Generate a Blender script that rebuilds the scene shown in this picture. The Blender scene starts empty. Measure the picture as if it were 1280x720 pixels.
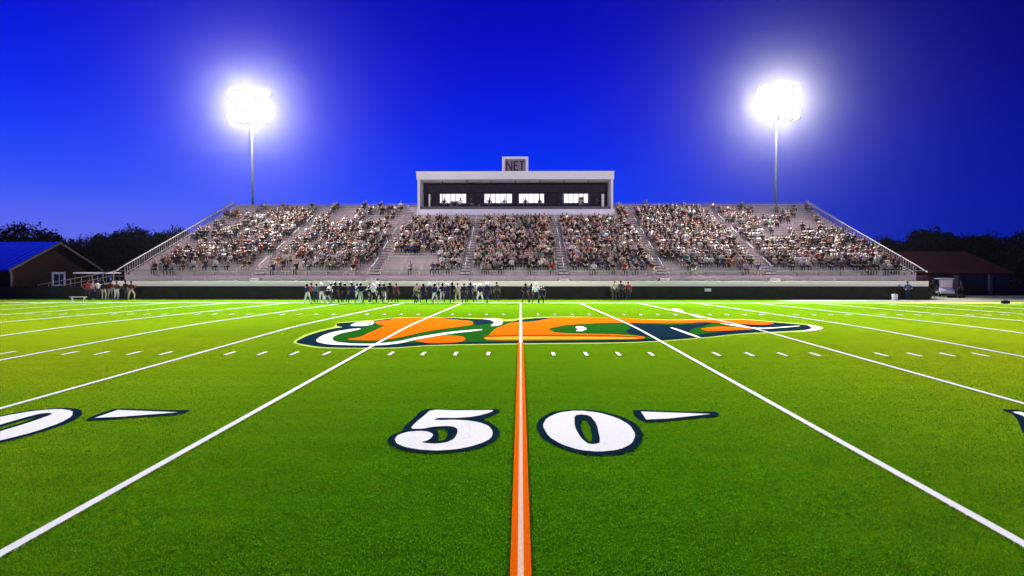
import bpy, math, random
import numpy as np
from mathutils import Vector, Matrix
from mathutils.geometry import tessellate_polygon

R = math.radians
rng = random.Random(11)
scene = bpy.context.scene
col = scene.collection

# ------------------------------------------------------------------ camera
cam_data = bpy.data.cameras.new("camera")
cam_data.lens = 22.5
cam_data.sensor_width = 36
cam_data.clip_end = 2000
cam = bpy.data.objects.new("camera", cam_data)
col.objects.link(cam)
cam.location = (0, 0, 2.55)
cam.rotation_euler = (R(90 - 1.547), 0, R(0.788))
scene.camera = cam

# ------------------------------------------------------------------ exposure
scene.view_settings.view_transform = 'Standard'
scene.view_settings.look = 'None'
scene.view_settings.exposure = 0.0
scene.view_settings.gamma = 1.0
scene.view_settings.use_curve_mapping = False
scene.render.engine = 'CYCLES'
scene.cycles.use_denoising = True
scene.cycles.max_bounces = 6
scene.cycles.volume_bounces = 0
scene.cycles.volume_max_steps = 64
scene.cycles.sample_clamp_indirect = 4.0

# ------------------------------------------------------------------ night sky (dusk blue, paler to the west = left)
world = bpy.data.worlds.new("World")
scene.world = world
world.use_nodes = True
wt = world.node_tree
wt.nodes.clear()
w_out = wt.nodes.new('ShaderNodeOutputWorld')
w_bg = wt.nodes.new('ShaderNodeBackground')
w_tc = wt.nodes.new('ShaderNodeTexCoord')
w_sep = wt.nodes.new('ShaderNodeSeparateXYZ')
wt.links.new(w_tc.outputs['Generated'], w_sep.inputs[0])
def ramp(stops):
    n = wt.nodes.new('ShaderNodeValToRGB')
    cr = n.color_ramp
    cr.interpolation = 'B_SPLINE'
    while len(cr.elements) < len(stops):
        cr.elements.new(0.5)
    for e, (p, c) in zip(cr.elements, stops):
        e.position = p
        e.color = (*c, 1)
    wt.links.new(w_sep.outputs['Z'], n.inputs[0])
    return n
SKY_LEFT = [(0.0, (.16, .17, .68)), (.05, (.12, .155, .84)), (.12, (.02, .08, .95)), (.22, (.0, .018, .90)), (.34, (.0, .003, .62)), (.50, (0, 0, .34)), (1, (0, 0, .12))]
SKY_RIGHT = [(0.0, (.002, .010, .26)), (.05, (.001, .010, .32)), (.12, (.0, .006, .32)), (.22, (.0, .002, .24)), (.34, (.0, .0, .12)), (.50, (0, 0, .06)), (1, (0, 0, .06))]
SKY_MID = [(0.0, (.01, .06, .85)), (.05, (.005, .055, .92)), (.12, (.0, .040, .95)), (.22, (.0, .010, .80)), (.34, (.0, .001, .52)), (.50, (0, 0, .28)), (1, (0, 0, .10))]
rl, rm, rr = ramp(SKY_LEFT), ramp(SKY_MID), ramp(SKY_RIGHT)
def maprange(a, b):
    n = wt.nodes.new('ShaderNodeMapRange')
    n.interpolation_type = 'SMOOTHSTEP'
    n.inputs['From Min'].default_value = a
    n.inputs['From Max'].default_value = b
    wt.links.new(w_sep.outputs['X'], n.inputs['Value'])
    return n
def wmix(fac, a, b):
    n = wt.nodes.new('ShaderNodeMix')
    n.data_type = 'RGBA'
    wt.links.new(fac, n.inputs[0]); wt.links.new(a, n.inputs[6]); wt.links.new(b, n.inputs[7])
    return n.outputs[2]
m1 = wmix(maprange(-.62, -.05).outputs[0], rl.outputs[0], rm.outputs[0])
m2 = wmix(maprange(.02, .66).outputs[0], m1, rr.outputs[0])
wt.links.new(m2, w_bg.inputs['Color'])
w_bg.inputs['Strength'].default_value = 1.0
wt.links.new(w_bg.outputs[0], w_out.inputs[0])

# ------------------------------------------------------------------ floodlights (the lamps on the masts; near masts stand behind the camera)
def spot(name, loc, target, power, size_deg, blend, color=(1, .965, .88), radius=1.2):
    d = bpy.data.lights.new(name, 'SPOT')
    d.energy = power
    d.spot_size = R(size_deg)
    d.spot_blend = blend
    d.shadow_soft_size = radius
    d.color = color
    o = bpy.data.objects.new(name, d)
    o.location = loc
    o.rotation_euler = (Vector(target) - Vector(loc)).to_track_quat('-Z', 'Y').to_euler()
    col.objects.link(o)
    return o
MAST_L = (-35.7, 85.0, 24.2)
MAST_R = (33.5, 85.0, 24.4)
FAR_POWER, NEAR_POWER, SPILL_POWER = 640000, 125000, 16000
for m, sg_ in ((MAST_L, -1), (MAST_R, 1)):
    for tx, pw in ((22, .60), (0, .66)):
        spot('floodlight_beam', (m[0] - sg_ * .35, m[1] - 1.6, m[2]), (sg_ * tx, 50, 0), FAR_POWER * pw, 74, 1.0)
    pd = bpy.data.lights.new('floodlight_spill', 'POINT')
    pd.energy = SPILL_POWER
    pd.shadow_soft_size = 1.2
    pd.color = (.93, .93, 1)
    po = bpy.data.objects.new('floodlight_spill', pd)
    po.location = (m[0], m[1] - 1.6, m[2])
    col.objects.link(po)
for x in (-34, 34):
    spot('near_floodlight_beam', (x, -26, 24), (x * .5, 66, 5.5), NEAR_POWER, 38, .5)

# ------------------------------------------------------------------ materials
def mat(name, color, rough=.6, metal=0.0, spec=.12, vary=.0, scale=6.0, stretch=(1, 1, 1), bump=0.0, bump_scale=None,
        emission=None, strength=0.0, color2=None):
    m = bpy.data.materials.new(name)
    m.use_nodes = True
    nt = m.node_tree
    b = nt.nodes['Principled BSDF']
    b.inputs['Base Color'].default_value = (*color, 1)
    b.inputs['Roughness'].default_value = rough
    b.inputs['Metallic'].default_value = metal
    b.inputs['Specular IOR Level'].default_value = spec
    tc = nt.nodes.new('ShaderNodeTexCoord')
    mp = nt.nodes.new('ShaderNodeMapping')
    mp.inputs['Scale'].default_value = stretch
    nt.links.new(tc.outputs['Object'], mp.inputs[0])
    if vary > 0:
        n = nt.nodes.new('ShaderNodeTexNoise')
        n.inputs['Scale'].default_value = scale
        n.inputs['Detail'].default_value = 6
        nt.links.new(mp.outputs[0], n.inputs['Vector'])
        mr = nt.nodes.new('ShaderNodeMapRange')
        mr.inputs['From Min'].default_value = .3
        mr.inputs['From Max'].default_value = .7
        nt.links.new(n.outputs[0], mr.inputs['Value'])
        mx = nt.nodes.new('ShaderNodeMix')
        mx.data_type = 'RGBA'
        lo = [c * (1 - vary) for c in color]
        hi = color2 if color2 else [min(1, c * (1 + vary)) for c in color]
        mx.inputs[6].default_value = (*lo, 1)
        mx.inputs[7].default_value = (*hi, 1)
        nt.links.new(mr.outputs[0], mx.inputs[0])
        nt.links.new(mx.outputs[2], b.inputs['Base Color'])
    if bump > 0:
        n2 = nt.nodes.new('ShaderNodeTexNoise')
        n2.inputs['Scale'].default_value = bump_scale or scale * 3
        n2.inputs['Detail'].default_value = 3
        nt.links.new(mp.outputs[0], n2.inputs['Vector'])
        bp = nt.nodes.new('ShaderNodeBump')
        bp.inputs['Strength'].default_value = bump
        bp.inputs['Distance'].default_value = .02
        nt.links.new(n2.outputs[0], bp.inputs['Height'])
        nt.links.new(bp.outputs[0], b.inputs['Normal'])
    if emission:
        b.inputs['Emission Color'].default_value = (*emission, 1)
        b.inputs['Emission Strength'].default_value = strength
    return m

def brick_mat(name, c1, c2, mortar, scale=1.0):
    m = mat(name, c1, .85)
    nt = m.node_tree
    b = nt.nodes['Principled BSDF']
    br = nt.nodes.new('ShaderNodeTexBrick')
    br.inputs['Color1'].default_value = (*c1, 1)
    br.inputs['Color2'].default_value = (*c2, 1)
    br.inputs['Mortar'].default_value = (*mortar, 1)
    br.inputs['Scale'].default_value = scale
    br.inputs['Mortar Size'].default_value = .012
    br.inputs['Brick Width'].default_value = .22
    br.inputs['Row Height'].default_value = .075
    tc = nt.nodes.new('ShaderNodeTexCoord')
    sp = nt.nodes.new('ShaderNodeSeparateXYZ')
    ad = nt.nodes.new('ShaderNodeMath')
    cb = nt.nodes.new('ShaderNodeCombineXYZ')
    nt.links.new(tc.outputs['Object'], sp.inputs[0])
    nt.links.new(sp.outputs['X'], ad.inputs[0]); nt.links.new(sp.outputs['Y'], ad.inputs[1])
    nt.links.new(ad.outputs[0], cb.inputs['X']); nt.links.new(sp.outputs['Z'], cb.inputs['Y'])
    nt.links.new(cb.outputs[0], br.inputs['Vector'])
    nt.links.new(br.outputs['Color'], b.inputs['Base Color'])
    return m

def paint_mat(name, color):
    """paint on synthetic turf: worn by fine fibre noise that lets a little green through"""
    m = mat(name, color, 1.0, spec=0.0, bump=.5, bump_scale=70)
    nt = m.node_tree
    b = nt.nodes['Principled BSDF']
    tc = nt.nodes.new('ShaderNodeTexCoord')
    n = nt.nodes.new('ShaderNodeTexNoise'); n.inputs['Scale'].default_value = 45; n.inputs['Detail'].default_value = 8
    n.inputs['Roughness'].default_value = .7
    nt.links.new(tc.outputs['Object'], n.inputs['Vector'])
    r = nt.nodes.new('ShaderNodeMapRange')
    r.inputs['From Min'].default_value = .60; r.inputs['From Max'].default_value = .78
    r.inputs['To Max'].default_value = .55
    nt.links.new(n.outputs[0], r.inputs['Value'])
    mx = nt.nodes.new('ShaderNodeMix'); mx.data_type = 'RGBA'
    mx.inputs[6].default_value = (*color, 1); mx.inputs[7].default_value = (.06, .2, .01, 1)
    nt.links.new(r.outputs[0], mx.inputs[0])
    nt.links.new(mx.outputs[2], b.inputs['Base Color'])
    return m

def turf_mat():
    m = bpy.data.materials.new('synthetic_turf'); m.use_nodes = True
    nt = m.node_tree
    b = nt.nodes['Principled BSDF']
    b.inputs['Roughness'].default_value = 1.0
    b.inputs['Specular IOR Level'].default_value = 0.0
    b.inputs['Sheen Weight'].default_value = .54
    b.inputs['Sheen Roughness'].default_value = .155
    b.inputs['Sheen Tint'].default_value = (1, .85, .03, 1)
    tc = nt.nodes.new('ShaderNodeTexCoord')
    def noise(scale, detail, rough, st):
        mp = nt.nodes.new('ShaderNodeMapping'); mp.inputs['Scale'].default_value = st
        nt.links.new(tc.outputs['Object'], mp.inputs[0])
        n = nt.nodes.new('ShaderNodeTexNoise')
        n.inputs['Scale'].default_value = scale; n.inputs['Detail'].default_value = detail; n.inputs['Roughness'].default_value = rough
        nt.links.new(mp.outputs[0], n.inputs['Vector'])
        return n.outputs[0]
    def mr(v, a, c, lo, hi):
        r = nt.nodes.new('ShaderNodeMapRange')
        for k, x in zip(('From Min', 'From Max', 'To Min', 'To Max'), (a, c, lo, hi)): r.inputs[k].default_value = x
        nt.links.new(v, r.inputs['Value']); return r.outputs[0]
    def mul(a, c):
        r = nt.nodes.new('ShaderNodeMath'); r.operation = 'MULTIPLY'
        nt.links.new(a, r.inputs[0]); nt.links.new(c, r.inputs[1]); return r.outputs[0]
    fine = noise(48, 5, .75, (1, 1, 1))
    tuft = noise(9, 5, .65, (1, 1.6, 1))
    lanes = noise(.9, 4, .55, (.35, 2.2, 1))
    big = noise(.09, 3, .5, (1, 1, 1))
    v = mul(mul(mr(fine, .3, .7, .45, 1.55), mr(tuft, .3, .7, .72, 1.28)), mul(mr(lanes, .3, .7, .84, 1.16), mr(big, .3, .7, .86, 1.14)))
    # seams of the turf rolls, every 5 yards across the field
    sep = nt.nodes.new('ShaderNodeSeparateXYZ'); nt.links.new(tc.outputs['Object'], sep.inputs[0])
    md = nt.nodes.new('ShaderNodeMath'); md.operation = 'PINGPONG'; md.inputs[1].default_value = 4.572
    of = nt.nodes.new('ShaderNodeMath'); of.operation = 'ADD'; of.inputs[1].default_value = 1.25
    nt.links.new(sep.outputs['Y'], of.inputs[0]); nt.links.new(of.outputs[0], md.inputs[0])
    seam = mr(md.outputs[0], .0, .035, 1.22, 1.0)
    v = mul(v, seam)
    mx = nt.nodes.new('ShaderNodeMix'); mx.data_type = 'RGBA'; mx.blend_type = 'MULTIPLY'
    mx.inputs[0].default_value = 1
    mx.inputs[6].default_value = (*TURF, 1)
    nt.links.new(v, mx.inputs[7])
    nt.links.new(mx.outputs[2], b.inputs['Base Color'])
    bp = nt.nodes.new('ShaderNodeBump'); bp.inputs['Strength'].default_value = .7; bp.inputs['Distance'].default_value = .02
    nt.links.new(noise(38, 5, .7, (1, 1, 1)), bp.inputs['Height'])
    nt.links.new(bp.outputs[0], b.inputs['Normal'])
    return m
TURF = (.040, .176, .0015)
M = {
    'turf': turf_mat(),
    'white': paint_mat('white_turf_paint', (.82, .82, .80)),
    'orange': paint_mat('orange_turf_paint', (.80, .125, .004)),
    'lime': paint_mat('lime_turf_paint', (.42, .55, .10)),
    'peach': paint_mat('peach_turf_paint', (.86, .56, .40)),
    'gold': paint_mat('gold_turf_paint', (.75, .36, .03)),
    'brown': paint_mat('brown_turf_paint', (.18, .07, .01)),
    'navy': paint_mat('navy_turf_paint', (.006, .020, .036)),
    'green': paint_mat('dark_green_turf_paint', (.012, .085, .008)),
    'earth': mat('dark_rough_grass', (.018, .03, .008), .95, vary=.4, scale=.4, bump=.5),
    'track': mat('pale_asphalt', (.15, .16, .12), .9, vary=.15, scale=.6),
    'apron': mat('yellow_green_apron', (.42, .46, .06), .9, vary=.2, scale=.5),
    'concrete': mat('stand_concrete', (.36, .305, .305), .85, vary=.12, scale=.7, stretch=(.3, 1, 1)),
    'aisle': mat('aisle_concrete', (.42, .36, .37), .85, vary=.1, scale=2),
    'fascia': mat('pale_fascia', (.88, .79, .64), .7, vary=.08, scale=.5, stretch=(.2, 1, 1)),
    'alu': mat('aluminium_bench', (.44, .38, .38), .5, metal=.25, vary=.15, scale=1.5, stretch=(.3, 1, 1)),
    'rail': mat('rail_metal', (.22, .20, .21), .8),
    'steel': mat('galvanised_steel', (.10, .10, .12), .7, metal=.2, vary=.1, scale=2),
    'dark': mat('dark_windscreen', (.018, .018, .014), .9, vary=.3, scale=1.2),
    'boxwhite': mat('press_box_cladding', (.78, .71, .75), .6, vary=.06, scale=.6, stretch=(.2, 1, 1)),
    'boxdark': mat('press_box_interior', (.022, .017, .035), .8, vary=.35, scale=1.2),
    'boxgrey': mat('press_box_counter', (.15, .12, .15), .7, vary=.2, scale=2),
    'glasslit': mat('lit_window', (.8, .8, .8), .4, emission=(.85, .82, 1), strength=1.15),
    'signgrey': mat('sign_panel', (.24, .17, .24), .7, vary=.15, scale=4),
    'signtext': mat('sign_lettering', (.045, .02, .06), .7),
    'lens': mat('lamp_lens', (.9, .9, .9), .3, emission=(.97, .97, 1), strength=60),
    'black': mat('black_rubber', (.015, .015, .015), .8),
    'blueroof': mat('blue_metal_roof', (.008, .05, .75), .35, metal=.6, vary=.04, scale=3),
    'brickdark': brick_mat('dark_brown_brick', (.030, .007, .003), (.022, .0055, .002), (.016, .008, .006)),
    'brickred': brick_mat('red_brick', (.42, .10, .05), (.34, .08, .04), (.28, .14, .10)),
    'redroof': mat('dark_red_shingle', (.036, .008, .008), .9, vary=.2, scale=3, stretch=(1, 4, 4)),
    'trim': mat('pale_trim', (.10, .085, .08), .6),
    'whitepaint': mat('white_paint', (.55, .55, .60), .5, vary=.04),
    'window': mat('dark_window_glass', (.02, .025, .06), .1),
    'bark': mat('bark', (.05, .035, .025), .95, vary=.3, scale=3, bump=.6),
    'leaf': mat('leaves', (.008, .015, .010), .8, vary=.45, scale=.8),
    'leaf2': mat('pale_leaves', (.011, .020, .010), .8, vary=.45, scale=.8),
}
try:
    M['lens'].cycles.emission_sampling = 'NONE'
    M['glasslit'].cycles.emission_sampling = 'AUTO'
except Exception:
    pass

# ------------------------------------------------------------------ helpers
class MB:
    def __init__(s): s.v, s.f, s.m = [], [], []
    def add(s, vs, fs, mi=0):
        n = len(s.v); s.v += [tuple(v) for v in vs]
        s.f += [tuple(i + n for i in f) for f in fs]; s.m += [mi] * len(fs); return s
    def box(s, x0, x1, y0, y1, z0, z1, mi=0):
        return s.add([(x0, y0, z0), (x1, y0, z0), (x1, y1, z0), (x0, y1, z0), (x0, y0, z1), (x1, y0, z1), (x1, y1, z1), (x0, y1, z1)],
                     [(0, 3, 2, 1), (4, 5, 6, 7), (0, 1, 5, 4), (1, 2, 6, 5), (2, 3, 7, 6), (3, 0, 4, 7)], mi)
    def tube(s, a, b, r, r2=None, n=8, mi=0):
        a, b = Vector(a), Vector(b); r2 = r if r2 is None else r2
        d = (b - a).normalized()
        u = d.orthogonal().normalized(); w = d.cross(u)
        vs = []
        for p, q in ((a, r), (b, r2)):
            for k in range(n):
                t = 2 * math.pi * k / n
                vs.append(p + (u * math.cos(t) + w * math.sin(t)) * q)
        fs = [(k, (k + 1) % n, n + (k + 1) % n, n + k) for k in range(n)]
        fs += [tuple(range(n))[::-1], tuple(range(n, 2 * n))]
        return s.add(vs, fs, mi)
    def ball(s, c, r, nu=10, nv=6, mi=0, sc=(1, 1, 1)):
        vs = [(c[0], c[1], c[2] - r * sc[2])]
        for j in range(1, nv):
            ph = math.pi * j / nv - math.pi / 2
            for i in range(nu):
                t = 2 * math.pi * i / nu
                vs.append((c[0] + r * sc[0] * math.cos(ph) * math.cos(t), c[1] + r * sc[1] * math.cos(ph) * math.sin(t), c[2] + r * sc[2] * math.sin(ph)))
        vs.append((c[0], c[1], c[2] + r * sc[2]))
        fs = [(0, 1 + (i + 1) % nu, 1 + i) for i in range(nu)]
        for j in range(nv - 2):
            for i in range(nu):
                a = 1 + j * nu + i; b = 1 + j * nu + (i + 1) % nu
                fs.append((a, b, b + nu, a + nu))
        t = len(vs) - 1; o = 1 + (nv - 2) * nu
        fs += [(o + i, o + (i + 1) % nu, t) for i in range(nu)]
        return s.add(vs, fs, mi)
    def mesh(s, name, mats, smooth=False):
        me = bpy.data.meshes.new(name)
        me.from_pydata(s.v, [], s.f)
        for m_ in mats: me.materials.append(m_)
        me.polygons.foreach_set('material_index', s.m)
        if smooth: me.polygons.foreach_set('use_smooth', [True] * len(s.f))
        me.update(); return me
    def build(s, name, mats, parent=None, smooth=False, loc=None):
        if not isinstance(mats, (list, tuple)): mats = [mats]
        o = bpy.data.objects.new(name, s.mesh(name, mats, smooth))
        col.objects.link(o)
        if parent: o.parent = parent
        if loc: o.location = loc
        return o

def tag(o, label=None, cat=None, group=None, kind=None):
    if label: o['label'] = label
    if cat: o['category'] = cat
    if group: o['group'] = group
    if kind: o['kind'] = kind
    return o
def empty(name, loc=(0, 0, 0), rz=0.0):
    o = bpy.data.objects.new(name, None)
    o.empty_display_size = .3
    o.location = loc; o.rotation_euler = (0, 0, rz)
    col.objects.link(o); return o
def copy_tree(o, parent=None):
    c = o.copy(); col.objects.link(c)
    if parent: c.parent = parent
    for ch in [x for x in o.children]:
        copy_tree(ch, c)
    return c

# ================================================================== GROUND
YD = .9144
MID = 26.0
def gz(y):
    t = abs(y - MID); w = 3.0
    if t < w: t = t * t / (2 * w) + w / 2
    return max(0.0, .285 * (1 - t / 24.4))

b = MB(); b.add([(-150, -45, -.03), (150, -45, -.03), (150, 165, -.03), (-150, 165, -.03)], [(0, 1, 2, 3)])
tag(b.build('ground', M['earth']), kind='structure')

ys = [-8, -4, 0, 1.6] + [1.6 + .976 * k for k in range(1, 51)] + [53, 57.0]
b = MB()
vs = []
for y in ys:
    vs += [(-66, y, gz(y)), (66, y, gz(y))]
b.add(vs, [(2 * i, 2 * i + 1, 2 * i + 3, 2 * i + 2) for i in range(len(ys) - 1)])
field = b.build('football_field', M['turf'], smooth=True)
tag(field, kind='structure')

def strip(bm, x0, x1, y0, y1, h, mi=0):
    """a painted strip lying on the crowned field"""
    cuts = [y0] + [y for y in ys if y0 + .01 < y < y1 - .01] + [y1]
    vs = []
    for y in cuts: vs += [(x0, y, gz(y) + h), (x1, y, gz(y) + h)]
    bm.add(vs, [(2 * i, 2 * i + 1, 2 * i + 3, 2 * i + 2) for i in range(len(cuts) - 1)], mi)

NEAR_SIDE, FAR_SIDE = 1.65, 50.4
for k in range(-10, 11):
    b = MB()
    if k == 0:
        for (a, c, mi) in ((-.088, -.025, 1), (-.025, .025, 0), (.025, .088, 1)):
            strip(b, a, c, NEAR_SIDE, 20.5, .024, mi)
        strip(b, -.05, .05, 20.5, FAR_SIDE, .024, 2)
        o = b.build('yard_line', [M['peach'], M['orange'], M['white']], field)
        o['label'] = 'orange midfield line with a white centre'
    else:
        strip(b, k * 5 * YD - .055, k * 5 * YD + .055, NEAR_SIDE, FAR_SIDE, .024)
        b.build('yard_line', M['white'], field)
for y0, y1 in ((NEAR_SIDE - .9, NEAR_SIDE), (FAR_SIDE, FAR_SIDE + .22)):
    b = MB(); b.add([(-55, y0, .012), (55, y0, .012), (55, y1, .012), (-55, y1, .012)], [(0, 1, 2, 3)])
    b.build('sideline', M['white'], field)
HASH_NEAR, HASH_FAR = 17.95, 34.15
near_hash, far_hash = MB(), MB()
hm = MB(); hm.add([(-.05, -.33, 0), (.05, -.33, 0), (.05, .33, 0), (-.05, .33, 0)], [(0, 1, 2, 3)])
hm_mesh = hm.mesh('hash_mark', [M['white']])
marks = []
for y in (HASH_NEAR, HASH_FAR):
    for n in range(-49, 50):
        if n % 5 == 0: continue
        marks.append((abs(n) + (0 if y == HASH_NEAR else 22), n * YD, y))
marks.sort()
rest = MB()
for i, (_, x, y) in enumerate(marks):
    if i < 100:
        o = bpy.data.objects.new('hash_mark', hm_mesh); col.objects.link(o); o.parent = field
        o.location = (x, y, gz(y) + .026)
        s_ = (gz(y + .3) - gz(y - .3)) / .6
        o.rotation_euler = (math.atan(s_), 0, 0)
    else:
        strip(rest, x - .05, x + .05, y - .33, y + .33, .026)
o = rest.build('hash_mark_row', M['white'], field); o['kind'] = 'stuff'
GRID = [y for y in ys if 15 < y < 45]
BLOOM_DENSITY, BLOOM_G = .000055, .945
# outlines of the painted figures and emblem, metres on the field
FIVE_W = [(-1.57, 11.09), (-1.16, 11.04), (-0.73, 11.05), (-0.46, 11.08), (-0.53, 10.88), (-0.7, 10.66), (-0.86, 10.55), (-1.1, 10.49), (-1.37, 10.5), (-1.42, 10.36), (-1.31, 10.34), (-1.09, 10.37), (-0.84, 10.32), (-0.65, 10.19), (-0.5, 9.98), (-0.42, 9.63), (-0.43, 9.29), (-0.54, 9.04), (-0.72, 8.83), (-0.91, 8.7), (-1.16, 8.65), (-1.39, 8.69), (-1.62, 8.82), (-1.76, 8.99), (-1.83, 9.2), (-1.83, 9.44), (-1.72, 9.61), (-1.55, 9.67), (-1.41, 9.64), (-1.3, 9.48), (-1.31, 9.25), (-1.36, 9.12), (-1.43, 9.06), (-1.33, 9.0), (-1.2, 8.98), (-1.06, 9.04), (-0.97, 9.23), (-0.95, 9.56), (-0.98, 9.82), (-1.06, 9.94), (-1.21, 9.97), (-1.39, 9.91), (-1.52, 9.79), (-1.71, 9.79), (-1.68, 10.25), (-1.62, 10.62)]
FIVE_N = [(-1.63, 11.19), (-1.17, 11.13), (-0.73, 11.14), (-0.38, 11.18), (-0.37, 10.96), (-0.48, 10.7), (-0.63, 10.43), (-0.46, 10.17), (-0.34, 9.8), (-0.31, 9.51), (-0.37, 9.14), (-0.54, 8.84), (-0.77, 8.65), (-1.17, 8.55), (-1.48, 8.61), (-1.73, 8.77), (-1.88, 9.02), (-1.94, 9.28), (-1.92, 9.47), (-1.81, 9.66), (-1.82, 10.09), (-1.76, 10.48), (-1.74, 10.98)]
FIVE_H = [(-1.31, 9.79), (-1.19, 9.85), (-1.11, 9.67), (-1.08, 9.39), (-1.11, 9.18), (-1.2, 9.13), (-1.2, 9.34), (-1.25, 9.62)]
ZERO_W = [(0.34, 10.02), (0.43, 10.52), (0.66, 10.91), (0.99, 11.07), (1.33, 10.92), (1.59, 10.54), (1.72, 10.08), (1.72, 9.53), (1.58, 9.03), (1.36, 8.73), (1.07, 8.62), (0.8, 8.7), (0.57, 8.98), (0.41, 9.38)]
ZERO_WH = [(0.9, 10.69), (1.02, 10.77), (1.16, 10.69), (1.21, 10.13), (1.14, 9.07), (1.05, 8.99), (0.95, 9.0), (0.88, 9.31), (0.84, 9.93)]
ZERO_N = [(0.24, 9.92), (0.3, 10.47), (0.53, 10.97), (0.95, 11.19), (1.37, 11.07), (1.69, 10.65), (1.85, 10.13), (1.83, 9.53), (1.69, 9.0), (1.53, 8.69), (1.27, 8.51), (0.97, 8.48), (0.73, 8.61), (0.48, 8.94), (0.3, 9.34)]
ZERO_H = [(1.01, 10.48), (1.06, 10.43), (1.09, 9.93), (1.04, 9.23), (0.99, 9.11), (0.94, 9.35), (0.93, 9.93)]
ARR_W = [(2.07, 10.99), (3.22, 10.83), (2.89, 10.69), (2.43, 10.5), (2.05, 10.42)]
ARR_N = [(1.95, 11.11), (2.12, 11.13), (2.82, 11.02), (3.35, 11.01), (3.36, 10.8), (3.22, 10.67), (2.69, 10.5), (2.32, 10.34), (2.01, 10.29), (1.93, 10.44), (1.91, 10.76)]
FOUR_N = [(-0.92, 11.26), (-0.63, 11.26), (-0.54, 10.92), (-0.54, 9.8), (-0.37, 9.8), (-0.3, 9.4), (-0.34, 9.04), (-0.55, 9.04), (-0.57, 8.53), (-0.98, 8.53), (-1.03, 9.03), (-1.85, 9.02), (-1.92, 9.22), (-1.86, 9.49), (-0.97, 10.84)]
FOUR_W = [(-0.87, 11.06), (-0.67, 11.07), (-0.63, 9.62), (-0.43, 9.63), (-0.41, 9.22), (-0.64, 9.21), (-0.65, 8.67), (-0.91, 8.66), (-0.95, 9.21), (-1.78, 9.2), (-1.76, 9.47), (-0.9, 10.7)]
FOUR_WH = [(-0.93, 10.26), (-0.95, 9.59), (-1.43, 9.58)]
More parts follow.
